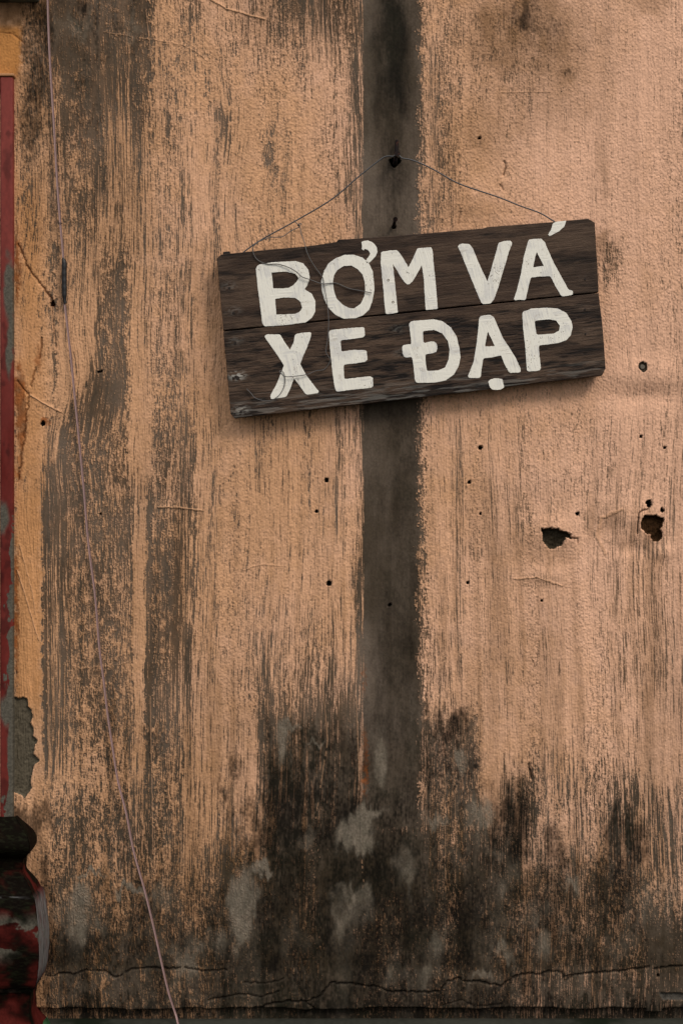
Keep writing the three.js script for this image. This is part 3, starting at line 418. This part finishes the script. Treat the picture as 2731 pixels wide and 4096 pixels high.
{
  const wood = lin(0x48372c), dark = lin(0x140e0b), pale = lin(0x6e5a4a), white = lin(0xa8a49c);
  const nl = nails.map((q) => loc(...q)), W = 1536, H = 768, hgt = new Float32Array(W * H);
  const t = tex(W, H, (i, j, o) => {
    const x = ((i + 0.5) / W - 0.5) * 960, y = ((j + 0.5) / H - 0.5) * 480, low = y < 10 * 0 - 9;   // below the joint
    const s = low ? 300 : 0, wy = y + 2 * (vn(x / 34 + s, y / 16) - 0.5) + 5 * (fbm(x / 150 + s, y / 40, 3) - 0.5);
    const g1 = fbm(x / 22 + s, wy / 1.3, 3), g2 = fbm(x / 60 + 9 + s, wy / 2.4, 3), g3 = fbm(x / 90 + s, wy / 24, 4), g4 = vn(x / 3.2 + s, wy / 0.9);
    let d = 0.24 * g1 + 0.26 * g2 + 0.5 * g3;
    let k = ss(0.34, 0.66, d), blot = ss(low ? 0.45 : 0.5, 0.68, fbm(x / 100 + 70 + s, y / 20 + 3, 4));
    const fray = ss(0.54, 0.62, fbm(x / 30 + 20 + s, wy / 3.2, 3)) * (low ? 0.75 : 0.22);
    const edge = Math.max(ss(150, 205, y - (x > -60 ? 12 : 0) + 26 * (g3 - 0.5)) * ss(100, -250, x) * 0.8, ss(-150, -196, y) * 0.4, ss(-440, -465, x) * 0.3, 0.5 * ss(0.6, 0.75, fbm(x / 60, y / 14 + 60, 3)));
    let pl = 0; for (const n of nl) { const dx = (x - n.x * 1000) / 18, dy = (y - n.y * 1000) / 10, q = Math.hypot(dx, dy); if (q < 2) pl = Math.max(pl, (1 - ss(0.1, 1.6, q)) * (n === nl[1] ? 1 : n === nl[2] ? 0.5 : 0.16) * (n.x < 0.1 ? 1 : 0.15)); }
    pl *= ss(0.35, 0.6, fbm(x / 6 + 3, y / 3, 3)); const foot = ss(0.5, 0.66, fbm(x / 50, y / 4, 3)) * ss(-120, -185, y) * 0.4;
    for (let c = 0; c < 3; c++) {
      let v = mix(wood[c] * (0.62 + 0.3 * fbm(x / 160 + 7 + s, y / 60, 3)), pale[c], k * 0.46) * (0.82 + 0.36 * g4);
      v = mix(v, dark[c], clamp(blot * (low ? 1 : 0.6) * (0.35 + 0.5 * (1 - g1)) + edge * (0.5 + 0.5 * (1 - g2)) + fray * 0.7)); v = mix(v, white[c], clamp(pl + foot * 0.6)); o[c] = v * (low ? 1.0 : 0.98);
    }
    hgt[j * W + i] = 0.4 * g1 + 0.3 * g4 + 0.3 * g2 - 0.3 * fray;
  });
  const b = tex(W, H, (i, j, o) => { o[0] = o[1] = o[2] = hgt[j * W + i] * 0.8 + 0.1; }, false);
  const woodMat = new THREE.MeshPhysicalMaterial({ specularIntensity: 0.45, map: t, bumpMap: b, bumpScale: 0.0016, roughness: 0.72 });
  const plank = (pts) => { const s = new THREE.Shape(outline(pts, 0.0011, false)); const g = new THREE.ExtrudeGeometry(s, { depth: 0.02, bevelEnabled: true, bevelThickness: 0.0016, bevelSize: 0.0014, bevelOffset: -0.0014, bevelSegments: 2 }); g.translate(0, 0, ZS - 0.0216); return boardUV(g); };
  const upper = mesh('plank', plank(pairs(498, 593, 508, 584, 640, 571, 700, 566, 772, 556, 776, 550, 800, 549, 900, 542, 1000, 534, 1110, 524, 1118, 521, 1240, 512, 1350, 502, 1365, 511, 1370, 592, 1374, 670, 1160, 692.5, 941, 715.2, 720, 737.5, 513, 758.5, 506, 680)), woodMat, sign);
  const lower = mesh('plank', plank(pairs(513, 761.5, 720, 740.5, 941, 718.4, 1160, 695.5, 1374, 673, 1384, 760, 1390, 846, 1382, 862, 1290, 873, 1200, 883, 1080, 899, 930, 916, 845, 926, 740, 937, 640, 949, 538, 960, 530, 951, 521, 850)), woodMat, sign);
  const batten = (px, top, bot) => { const a = loc(px, top, ZS - 0.022), c = loc(px + 34, bot, ZS - 0.022), g = new RoundedBoxGeometry(0.016, a.y - c.y, 0.022, 2, 0.002); g.translate(a.x, (a.y + c.y) / 2, ZS - 0.0325); return boardUV(g); };
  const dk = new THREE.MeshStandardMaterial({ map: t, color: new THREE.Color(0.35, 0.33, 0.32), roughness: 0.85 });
  mesh('batten', batten(520, 577.5, 940), dk, sign); mesh('batten', batten(1340, 520, 850), dk, sign);
  // letters, thick hand-brushed enamel
  const lt = tex(1536, 768, (i, j, o) => {
    const x = ((i + 0.5) / 1536 - 0.5) * 960, y = ((j + 0.5) / 768 - 0.5) * 480, w = x + y * 0.1 + 10 * (vn(x / 60, y / 60) - 0.5);
    const sv = vn(w / 1.8, y / 44), sh = vn(x / 44 + 5, y / 2.2), pick = ss(0.62, 0.7, fbm(x / 34 + 5, y / 26, 2)), st = mix(sv, sh, pick), thin = ss(0.52, 0.72, fbm(x / 26 + 40, y / 22, 3) * 0.62 + st * 0.4), dirt = ss(0.8, 0.9, vn(x / 2.4, y / 2.6) * 0.72 + 0.3 * fbm(x / 30, y / 30 + 8, 2)), scar = ss(0.62, 0.7, fbm(x / 16 + 60, y / 9, 3)) * ss(0.6, 0.8, st);
    for (let c = 0; c < 3; c++) { let v = [0.9, 0.875, 0.785][c] * (0.98 + 0.05 * st); v = mix(v, [0.5, 0.5, 0.53][c], thin * 0.4); v = mix(v, [0.42, 0.34, 0.24][c], scar * 0.3); o[c] = mix(v, [0.1, 0.075, 0.05][c], dirt * 0.75); }
  });
  const lb = tex(1536, 768, (i, j, o) => { const x = ((i + 0.5) / 1536 - 0.5) * 960, y = ((j + 0.5) / 768 - 0.5) * 480, w = x + y * 0.1 + 10 * (vn(x / 60, y / 60) - 0.5), pick = ss(0.62, 0.7, fbm(x / 34 + 5, y / 26, 2)); o[0] = o[1] = o[2] = mix(vn(w / 1.5, y / 44), vn(x / 44 + 5, y / 1.6), pick) * 0.7 + 0.3 * vn(x / 4, y / 4); }, false);
  const enamel = new THREE.MeshStandardMaterial({ map: lt, bumpMap: lb, bumpScale: 0.0004, roughness: 0.5 });
  function letter(label, outer, holes = [], name = 'painted_letter', parent = sign) {
    const s = new THREE.Shape(outline(outer, 0.0012, true));
    for (const h of holes) s.holes.push(new THREE.Path(outline(h, 0.001, true)));
    const g = new THREE.ExtrudeGeometry(s, { depth: 0.0005, bevelEnabled: true, bevelThickness: 0.0005, bevelSize: 0.0006, bevelOffset: -0.0003, bevelSegments: 2 });
    g.translate(0, 0, ZS + 0.0002); boardUV(g); return mesh(name, g, enamel, parent, label);
  }
  letter('white painted letter B', pairs(390, 1100, 400, 1080, 420, 1068, 520, 1052, 690, 1043, 750, 1060, 790, 1110, 800, 1170, 780, 1230, 758, 1258, 815, 1292, 843, 1350, 842, 1430, 812, 1480, 770, 1510, 640, 1528, 520, 1538, 458, 1540, 440, 1520, 425, 1400, 405, 1250).map(T1),
    [pairs(508, 1128, 560, 1124, 620, 1121, 690, 1138, 718, 1172, 700, 1202, 670, 1232, 640, 1247, 590, 1252, 520, 1251, 515, 1190).map(T1), pairs(535, 1330, 600, 1319, 690, 1322, 730, 1350, 745, 1400, 722, 1433, 690, 1446, 610, 1450, 545, 1452, 540, 1390).map(T1)]);
  const letterO = letter('white painted letter O', pairs(890, 1190, 910, 1120, 945, 1060, 1000, 1020, 1070, 995, 1140, 995, 1200, 1015, 1250, 1055, 1280, 1120, 1290, 1200, 1293, 1260, 1280, 1340, 1255, 1410, 1210, 1455, 1150, 1478, 1060, 1482, 1000, 1455, 945, 1400, 910, 1330, 893, 1260).map(T1),
    [pairs(985, 1150, 1010, 1110, 1060, 1078, 1120, 1075, 1170, 1105, 1205, 1145, 1222, 1200, 1225, 1260, 1218, 1310, 1190, 1370, 1140, 1405, 1100, 1402, 1050, 1375, 1005, 1330, 985, 1270, 977, 1200).map(T1)]);
  letter('white painted horn mark of the letter O', pairs(613, 275, 645, 264, 690, 260, 755, 285, 800, 340, 812, 400, 792, 450, 757, 490, 722, 528, 680, 545, 664, 512, 700, 466, 722, 430, 715, 402, 690, 375, 650, 362, 640, 385, 615, 365, 622, 320).map(T3), [], 'painted_mark', letterO);
  const letterM = letter('white painted letter M', pairs(857, 410, 875, 400, 910, 395, 985, 385, 1055, 382, 1090, 420, 1140, 490, 1200, 600, 1260, 480, 1310, 365, 1330, 356, 1380, 352, 1480, 345, 1490, 356, 1503, 400, 1515, 550, 1540, 800, 1566, 1112, 1560, 1118, 1500, 1122, 1424, 1130, 1416, 1122, 1405, 950, 1395, 750, 1368, 565, 1330, 640, 1250, 770, 1215, 805, 1180, 808, 1120, 740, 1050, 620, 1003, 552, 1012, 640, 1030, 800, 1045, 950, 1066, 1155, 1060, 1163, 990, 1175, 925, 1180, 916, 1172, 905, 1080, 890, 900, 870, 700, 855, 550).map(T3));
  letter('white painted letter V', pairs(410, 870, 420, 853, 440, 847, 490, 850, 515, 880, 560, 990, 620, 1118, 650, 1020, 690, 880, 700, 842, 735, 830, 782, 826, 793, 836, 792, 860, 770, 910, 745, 1000, 720, 1080, 700, 1150, 665, 1245, 640, 1272, 590, 1278, 580, 1270, 560, 1230, 520, 1130, 470, 1010, 435, 920).map(T2));
  const letterA = letter('white painted letter A of the upper line', pairs(910, 832, 920, 818, 960, 813, 1005, 812, 1030, 840, 1045, 880, 1090, 980, 1150, 1090, 1195, 1172, 1228, 1185, 1228, 1208, 1215, 1214, 1155, 1222, 1142, 1212, 1110, 1160, 1068, 1078, 1000, 1080, 935, 1087, 928, 1092, 910, 1160, 892, 1242, 885, 1248, 850, 1246, 815, 1250, 808, 1242, 830, 1180, 860, 1060, 880, 940).map(T2), [pairs(970, 902, 1000, 960, 1023, 1006, 980, 1011, 944, 1017, 955, 960).map(T2)]);
  letter('white painted acute mark above the letter A', pairs(1115, 690, 1145, 688, 1180, 684, 1166, 725, 1130, 758, 1085, 782, 1062, 793, 1052, 783, 1075, 745, 1085, 705).map(T2), [], 'painted_mark', letterA);
  letter('white painted letter X', pairs(457, 1622, 462, 1608, 480, 1603, 570, 1604, 580, 1612, 600, 1650, 650, 1722, 680, 1660, 686, 1612, 700, 1600, 740, 1590, 808, 1587, 812, 1598, 808, 1620, 780, 1700, 745, 1780, 727, 1830, 770, 1910, 830, 1990, 868, 2038, 862, 2052, 780, 2063, 768, 2058, 720, 1990, 680, 1936, 650, 2020, 625, 2072, 615, 2080, 540, 2093, 508, 2097, 500, 2080, 505, 2062, 545, 1990, 605, 1840, 560, 1770, 490, 1670).map(T1));
  letter('white painted letter E', pairs(946, 1590, 952, 1576, 970, 1569, 1100, 1555, 1200, 1548, 1217, 1555, 1221, 1610, 1205, 1626, 1100, 1640, 1040, 1647, 1036, 1654, 1041, 1728, 1050, 1735, 1130, 1722, 1222, 1724, 1234, 1732, 1241, 1795, 1225, 1811, 1140, 1825, 1064, 1833, 1058, 1842, 1063, 1938, 1072, 1945, 1130, 1938, 1262, 1924, 1282, 1936, 1284, 2000, 1268, 2010, 1200, 2018, 1100, 2028, 1012, 2040, 1002, 2034, 990, 2000, 975, 1900, 960, 1750).map(T1));
  letter('white painted letter D with a bar', pairs(64, 1420, 70, 1407, 95, 1398, 240, 1387, 300, 1400, 360, 1445, 400, 1510, 422, 1600, 428, 1660, 415, 1720, 380, 1780, 320, 1822, 240, 1837, 128, 1838, 112, 1833, 104, 1812, 95, 1720, 86, 1662, 80, 1655, 40, 1658, 30, 1653, 18, 1635, 14, 1582, 24, 1570, 40, 1567, 74, 1565, 79, 1558, 76, 1520, 68, 1460).map(T2),
    [pairs(160, 1476, 168, 1468, 240, 1460, 300, 1485, 340, 1540, 352, 1600, 345, 1670, 320, 1730, 270, 1750, 200, 1755, 188, 1748, 180, 1690, 178, 1642, 184, 1634, 230, 1627, 256, 1616, 264, 1592, 258, 1560, 240, 1545, 215, 1545, 172, 1555, 165, 1548).map(T2)]);
  const letterA2 = letter('white painted letter A of the lower line', pairs(562, 1378, 572, 1363, 600, 1358, 640, 1355, 665, 1370, 690, 1430, 730, 1520, 770, 1580, 820, 1660, 853, 1732, 858, 1754, 850, 1764, 785, 1768, 772, 1760, 740, 1700, 717, 1642, 660, 1655, 596, 1663, 589, 1672, 577, 1740, 573, 1792, 562, 1803, 520, 1804, 488, 1803, 482, 1790, 495, 1760, 525, 1680, 545, 1550, 555, 1460).map(T2), [pairs(622, 1470, 650, 1525, 674, 1576, 640, 1579, 602, 1580, 610, 1530).map(T2)]);
  letter('white painted dot below the letter A', pairs(626, 1832, 640, 1816, 665, 1809, 700, 1807, 727, 1814, 734, 1850, 738, 1872, 715, 1886, 690, 1889, 655, 1886, 640, 1872).map(T2), [], 'painted_mark', letterA2);
  letter('white painted letter P', pairs(869, 1345, 876, 1330, 920, 1318, 930, 1310, 1050, 1304, 1120, 1310, 1180, 1340, 1215, 1395, 1226, 1440, 1212, 1500, 1180, 1535, 1120, 1555, 992, 1571, 985, 1578, 990, 1650, 1000, 1730, 992, 1748, 970, 1754, 912, 1757, 902, 1748, 898, 1700, 890, 1580, 875, 1450).map(T2), [pairs(956, 1402, 964, 1394, 1060, 1384, 1110, 1394, 1136, 1430, 1131, 1468, 1090, 1488, 980, 1497, 968, 1490, 960, 1440).map(T2)]);
  // nails in the planks
  const iron = new THREE.MeshStandardMaterial({ color: new THREE.Color(0.018, 0.012, 0.009), roughness: 0.8, metalness: 0.2 });
  const head = new THREE.CylinderGeometry(0.0024, 0.0028, 0.0016, 10).rotateX(Math.PI / 2);
  nails.forEach((q, k) => { const m = mesh('nail_head', head, iron, [3, 4, 9].includes(k) ? upper : lower), p = loc(...q); m.position.set(p.x, p.y, ZS + 0.0004); m.scale.setScalar(k === 1 ? 1.6 : k > 6 ? 0.9 : 1.15); });
  const ring = new THREE.TorusGeometry(0.0022, 0.0006, 6, 14), brass = new THREE.MeshStandardMaterial({ color: new THREE.Color(0.12, 0.075, 0.03), roughness: 0.6 });
  for (const q of [T3([948, 755]), T3([1007, 1030])]) { const m = mesh('nail_ring', ring, brass, letterM), p = loc(...q); m.position.set(p.x, p.y, ZS + 0.0014); }
  // wires
  const steel = new THREE.MeshStandardMaterial({ color: new THREE.Color(0.075, 0.075, 0.08), roughness: 0.5, metalness: 0.1 });
  const fineSteel = new THREE.MeshStandardMaterial({ color: new THREE.Color(0.1, 0.095, 0.092), roughness: 0.5, metalness: 0.1 });
  const wire = (name, pts, r, mat, label) => { const c = new THREE.CatmullRomCurve3(pts.map(([x, y, z]) => { const p = loc(x, y, z); return p; }), false, 'centripetal'); return mesh(name, new THREE.TubeGeometry(c, pts.length * 14, r, 7), mat, sign, label); };
  const lerpZ = (pts, f) => pts.map(([x, y], i) => [x, y, f(i / (pts.length - 1), x, y)]);
  wire('hanging_wire', lerpZ([...pairs(282, 990, 300, 970, 420, 885, 690, 735, 980, 560, 1180, 390, 1340, 265, 1375, 243, 1410, 238, 1440, 240).map(T1), [911, 352.5], ...pairs(10, 234, 65, 245, 150, 275, 250, 325, 400, 410, 550, 465, 700, 515, 850, 575, 1000, 630, 1060, 665, 1100, 692, 1108, 706).map(T2)], (t) => 0.028 + 0.008 * (1 - Math.abs(2 * t - 1))), 0.0016, steel, 'grey steel wire from the board up over the nail');
  const zf = ZS + 0.0045;
  wire('loose_wire', lerpZ(pairs(684, 728, 694, 745, 712, 760, 730, 766, 737, 757, 725, 752, 708, 770, 725, 777, 690, 795, 650, 815, 590, 855, 500, 860, 440, 880, 390, 908, 366, 940, 370, 980, 400, 1030, 470, 1062, 560, 1065, 640, 1090, 700, 1125, 740, 1160, 800, 1182, 900, 1215, 960, 1210, 1000, 1210, 1100, 1250, 1200, 1270, 1275, 1285).map(T1), (t, x, y) => mix(0.034, zf, ss(0.25, 0.55, t)) + 0.002 * Math.sin(t * 19)), 0.001, fineSteel, 'thin loose wire bent across the letters of the upper line');
  wire('loose_wire', lerpZ(pairs(712, 765, 725, 775, 735, 830, 760, 900, 775, 960, 800, 1020, 850, 1100, 900, 1170, 910, 1230, 930, 1340, 942, 1440, 945, 1520, 935, 1650, 925, 1740, 955, 1790, 950, 1820, 910, 1870, 850, 1880, 790, 1905, 700, 1920, 610, 1922, 580, 1900, 570, 1885, 582, 1878, 600, 1895, 610, 1930, 608, 1990, 580, 2050, 545, 2085, 500, 2108, 430, 2105, 380, 2085, 350, 2050, 320, 2020).map(T1), (t) => mix(0.034, zf + 0.001, ss(0.02, 0.15, t)) + 0.0022 * Math.sin(t * 23)), 0.0009, fineSteel, 'thin loose wire hanging down to the lower line and curling at its end');
}

// ---------------------------------------------------------------- nails in the wall
const rusty = new THREE.MeshPhysicalMaterial({ specularIntensity: 0.4, roughness: 0.8, map: tex(64, 64, (i, j, o) => { const a = fbm(i / 9, j / 9, 4); for (let c = 0; c < 3; c++) o[c] = mix([0.008, 0.005, 0.005][c], [0.07, 0.02, 0.009][c], ss(0.5, 0.8, a)); }) });
function rod(pts, r0, r1, seg = 24) {              // a rod that tapers along its path
  const c = new THREE.CatmullRomCurve3(pts), g = new THREE.TubeGeometry(c, seg, 1, 10), p = g.attributes.position, v = new THREE.Vector3();
  for (let i = 0; i < p.count; i++) { const t = Math.floor(i / 11) / seg, q = c.getPointAt(t); v.fromBufferAttribute(p, i).sub(q).multiplyScalar(mix(r0, r1, t)).add(q); p.setXYZ(i, v.x, v.y, v.z); }
  g.computeVertexNormals(); return g;
}
{
  const o = at(908, 372), nail = group('rusty_nail', o); tag(nail, 'big bent rusty nail in the dark strip that carries the sign wire', 'nail');
  const rel = (x, y, z) => at(x, y, z).sub(o);
  mesh('bent_shank', rod([rel(906, 378, -0.014), rel(907, 372, 0.01), rel(908.5, 358, 0.017), rel(910, 342, 0.016), rel(911, 326, 0.013)], 0.0052, 0.0042), rusty, nail);
  mesh('cross_pin', rod([rel(909, 362, -0.014), rel(910, 358, 0.02), rel(911.5, 354, 0.046)], 0.0034, 0.0038), rusty, nail);
  const h = new THREE.CylinderGeometry(0.0066, 0.0052, 0.004, 14).rotateX(Math.PI / 2 - 0.12); h.translate(...rel(911.6, 353.5, 0.047).toArray());
  mesh('nail_head', h, rusty, nail);
  const tip = new THREE.SphereGeometry(0.0042, 12, 8).scale(1, 1.5, 1); tip.translate(...rel(911, 326, 0.013).toArray()); mesh('nail_tip', tip, rusty, nail);
}
{
  const o = at(904, 520), nail = group('rusty_nail_001', o); tag(nail, 'small dark nail in the wall just above the top edge of the sign', 'nail');
  const rel = (x, y, z) => at(x, y, z).sub(o);
  mesh('shank', rod([rel(903, 521, -0.01), rel(904.5, 515, 0.012), rel(907, 505, 0.03)], 0.004, 0.0032), rusty, nail);
  const h = new THREE.CylinderGeometry(0.0056, 0.005, 0.003, 14).rotateX(Math.PI / 2 + 0.35); h.translate(...rel(907.3, 503.5, 0.031).toArray()); mesh('nail_head', h, rusty, nail);
}
{
  const p = at(1474, 843, -0.0005), g = new THREE.CylinderGeometry(0.0048, 0.0062, 0.004, 11, 1).rotateX(Math.PI / 2), plug = mesh('wall_plug', g, new THREE.MeshStandardMaterial({ color: new THREE.Color(0.15, 0.13, 0.1), roughness: 0.95 }));
  plug.position.copy(p); plug.position.z = relief(1474, 843) / 1000 + 0.001; tag(plug, 'small round brownish grey plug in a chipped hole right of the sign', 'wall plug');
}

// ---------------------------------------------------------------- cable hanging down the left side
{
  const pts = pairs(107, -160, 108, -60, 109, 0, 113, 115, 123, 282, 132, 436, 138, 513, 145, 594, 147, 650, 148.5, 700, 154, 747, 164, 837, 174, 940, 183, 1029, 191.5, 1120, 202.5, 1248, 218, 1371, 228, 1491, 238, 1568, 247, 1645, 258.5, 1720, 270, 1792, 289, 1867, 307, 1958, 331, 2043, 353, 2134, 371.6, 2217, 387.6, 2284, 404, 2334);
  const o = new THREE.Vector3((404 - 784) / 1000, 0, 0), cab = group('hanging_cable', o);
  tag(cab, 'thin pinkish twin cable hanging down the left of the wall with a black taped joint', 'cable');
  const zc = (y) => 0.011 + 0.012 * ss(1500, 2330, y), path = (dx, dz) => { const v = pts.map(([x, y]) => at(x + dx, y, zc(y) + dz).sub(o)); const l = v[v.length - 1]; v.push(new THREE.Vector3(l.x + 0.01, 0.004, 0.05), new THREE.Vector3(l.x + 0.05, 0.004, 0.12), new THREE.Vector3(l.x + 0.3, 0.004, 0.3)); return new THREE.CatmullRomCurve3(v); };
  const skin = new THREE.MeshStandardMaterial({ color: new THREE.Color(0.37, 0.235, 0.22), roughness: 0.45 }), skin2 = new THREE.MeshStandardMaterial({ color: new THREE.Color(0.2, 0.12, 0.115), roughness: 0.45 });
  mesh('cable_strand', new THREE.TubeGeometry(path(0, 0), 420, 0.0016, 8), skin, cab);
  mesh('cable_strand', new THREE.TubeGeometry(path(2.4, -0.0004), 420, 0.0012, 8), skin2, cab);
  const tape = new THREE.MeshStandardMaterial({ color: new THREE.Color(0.006, 0.006, 0.007), roughness: 0.55 }), tp = pairs(146, 592, 148, 604, 148, 630, 148.5, 660, 149, 685, 150.5, 697).map(([x, y]) => at(x, y, 0.012).sub(o));
  const g = new THREE.TubeGeometry(new THREE.CatmullRomCurve3(tp), 60, 1, 10), c = new THREE.CatmullRomCurve3(tp), p = g.attributes.position, v = new THREE.Vector3();
  for (let i = 0; i < p.count; i++) { const t = Math.floor(i / 11) / 60, q = c.getPointAt(t), r = 0.0025 + 0.0034 * ss(0, 0.12, t) * (1 - 0.7 * ss(0.75, 1, t)) + 0.0002 * Math.sin(t * 40); v.fromBufferAttribute(p, i).sub(q).multiplyScalar(r).add(q); p.setXYZ(i, v.x, v.y, v.z); }
  g.computeVertexNormals(); mesh('tape_wrap', g, tape, cab, 'black insulating tape round the joint');
  const tie = new THREE.TorusGeometry(0.0042, 0.0008, 6, 14).rotateX(Math.PI / 2); const tq = at(139.5, 513, 0.011).sub(o); tie.translate(tq.x, tq.y, tq.z); mesh('cable_tie', tie, tape, cab);
}

// ---------------------------------------------------------------- a weed in the corner
{
  const o = new THREE.Vector3((116 - 784) / 1000, 0, 0.045), weed = group('small_weed', o); tag(weed, 'tiny bright green weed leaf on the ground beside the column base', 'weed');
  const green = new THREE.MeshPhysicalMaterial({ color: new THREE.Color(0.07, 0.2, 0.075), roughness: 0.6, transmission: 0.3, thickness: 0, side: THREE.DoubleSide });
  const leaf = (len, wid) => { const g = new THREE.PlaneGeometry(1, 1, 6, 10), p = g.attributes.position; for (let i = 0; i < p.count; i++) { const t = p.getY(i) + 0.5, s = p.getX(i) * 2, w = wid * Math.sin(Math.PI * Math.pow(clamp(t, 0.001, 0.999), 0.8)); p.setXYZ(i, s * w, t * len, 0.004 * s * s + 0.006 * t * t); } g.computeVertexNormals(); return g; };
  const stem = rod([new THREE.Vector3(0, -0.004, 0), new THREE.Vector3(0.001, 0.003, 0.002), new THREE.Vector3(0.002, 0.008, 0.004)], 0.0009, 0.0006, 8); mesh('stem', stem, green, weed);
  for (const [x, y, z, rx, rz, l, w] of [[0.002, 0.0, 0.004, 0.1, -0.1, 0.032, 0.0085], [-0.002, 0.003, 0.004, 0.9, 1.1, 0.014, 0.004], [0.004, 0.003, 0.006, 1.1, -1.3, 0.012, 0.004]]) { const m = mesh('leaf', leaf(l, w), green, weed); m.position.set(x, y, z); m.rotation.set(rx, 0, rz); }
}

renderer.render(scene, camera);
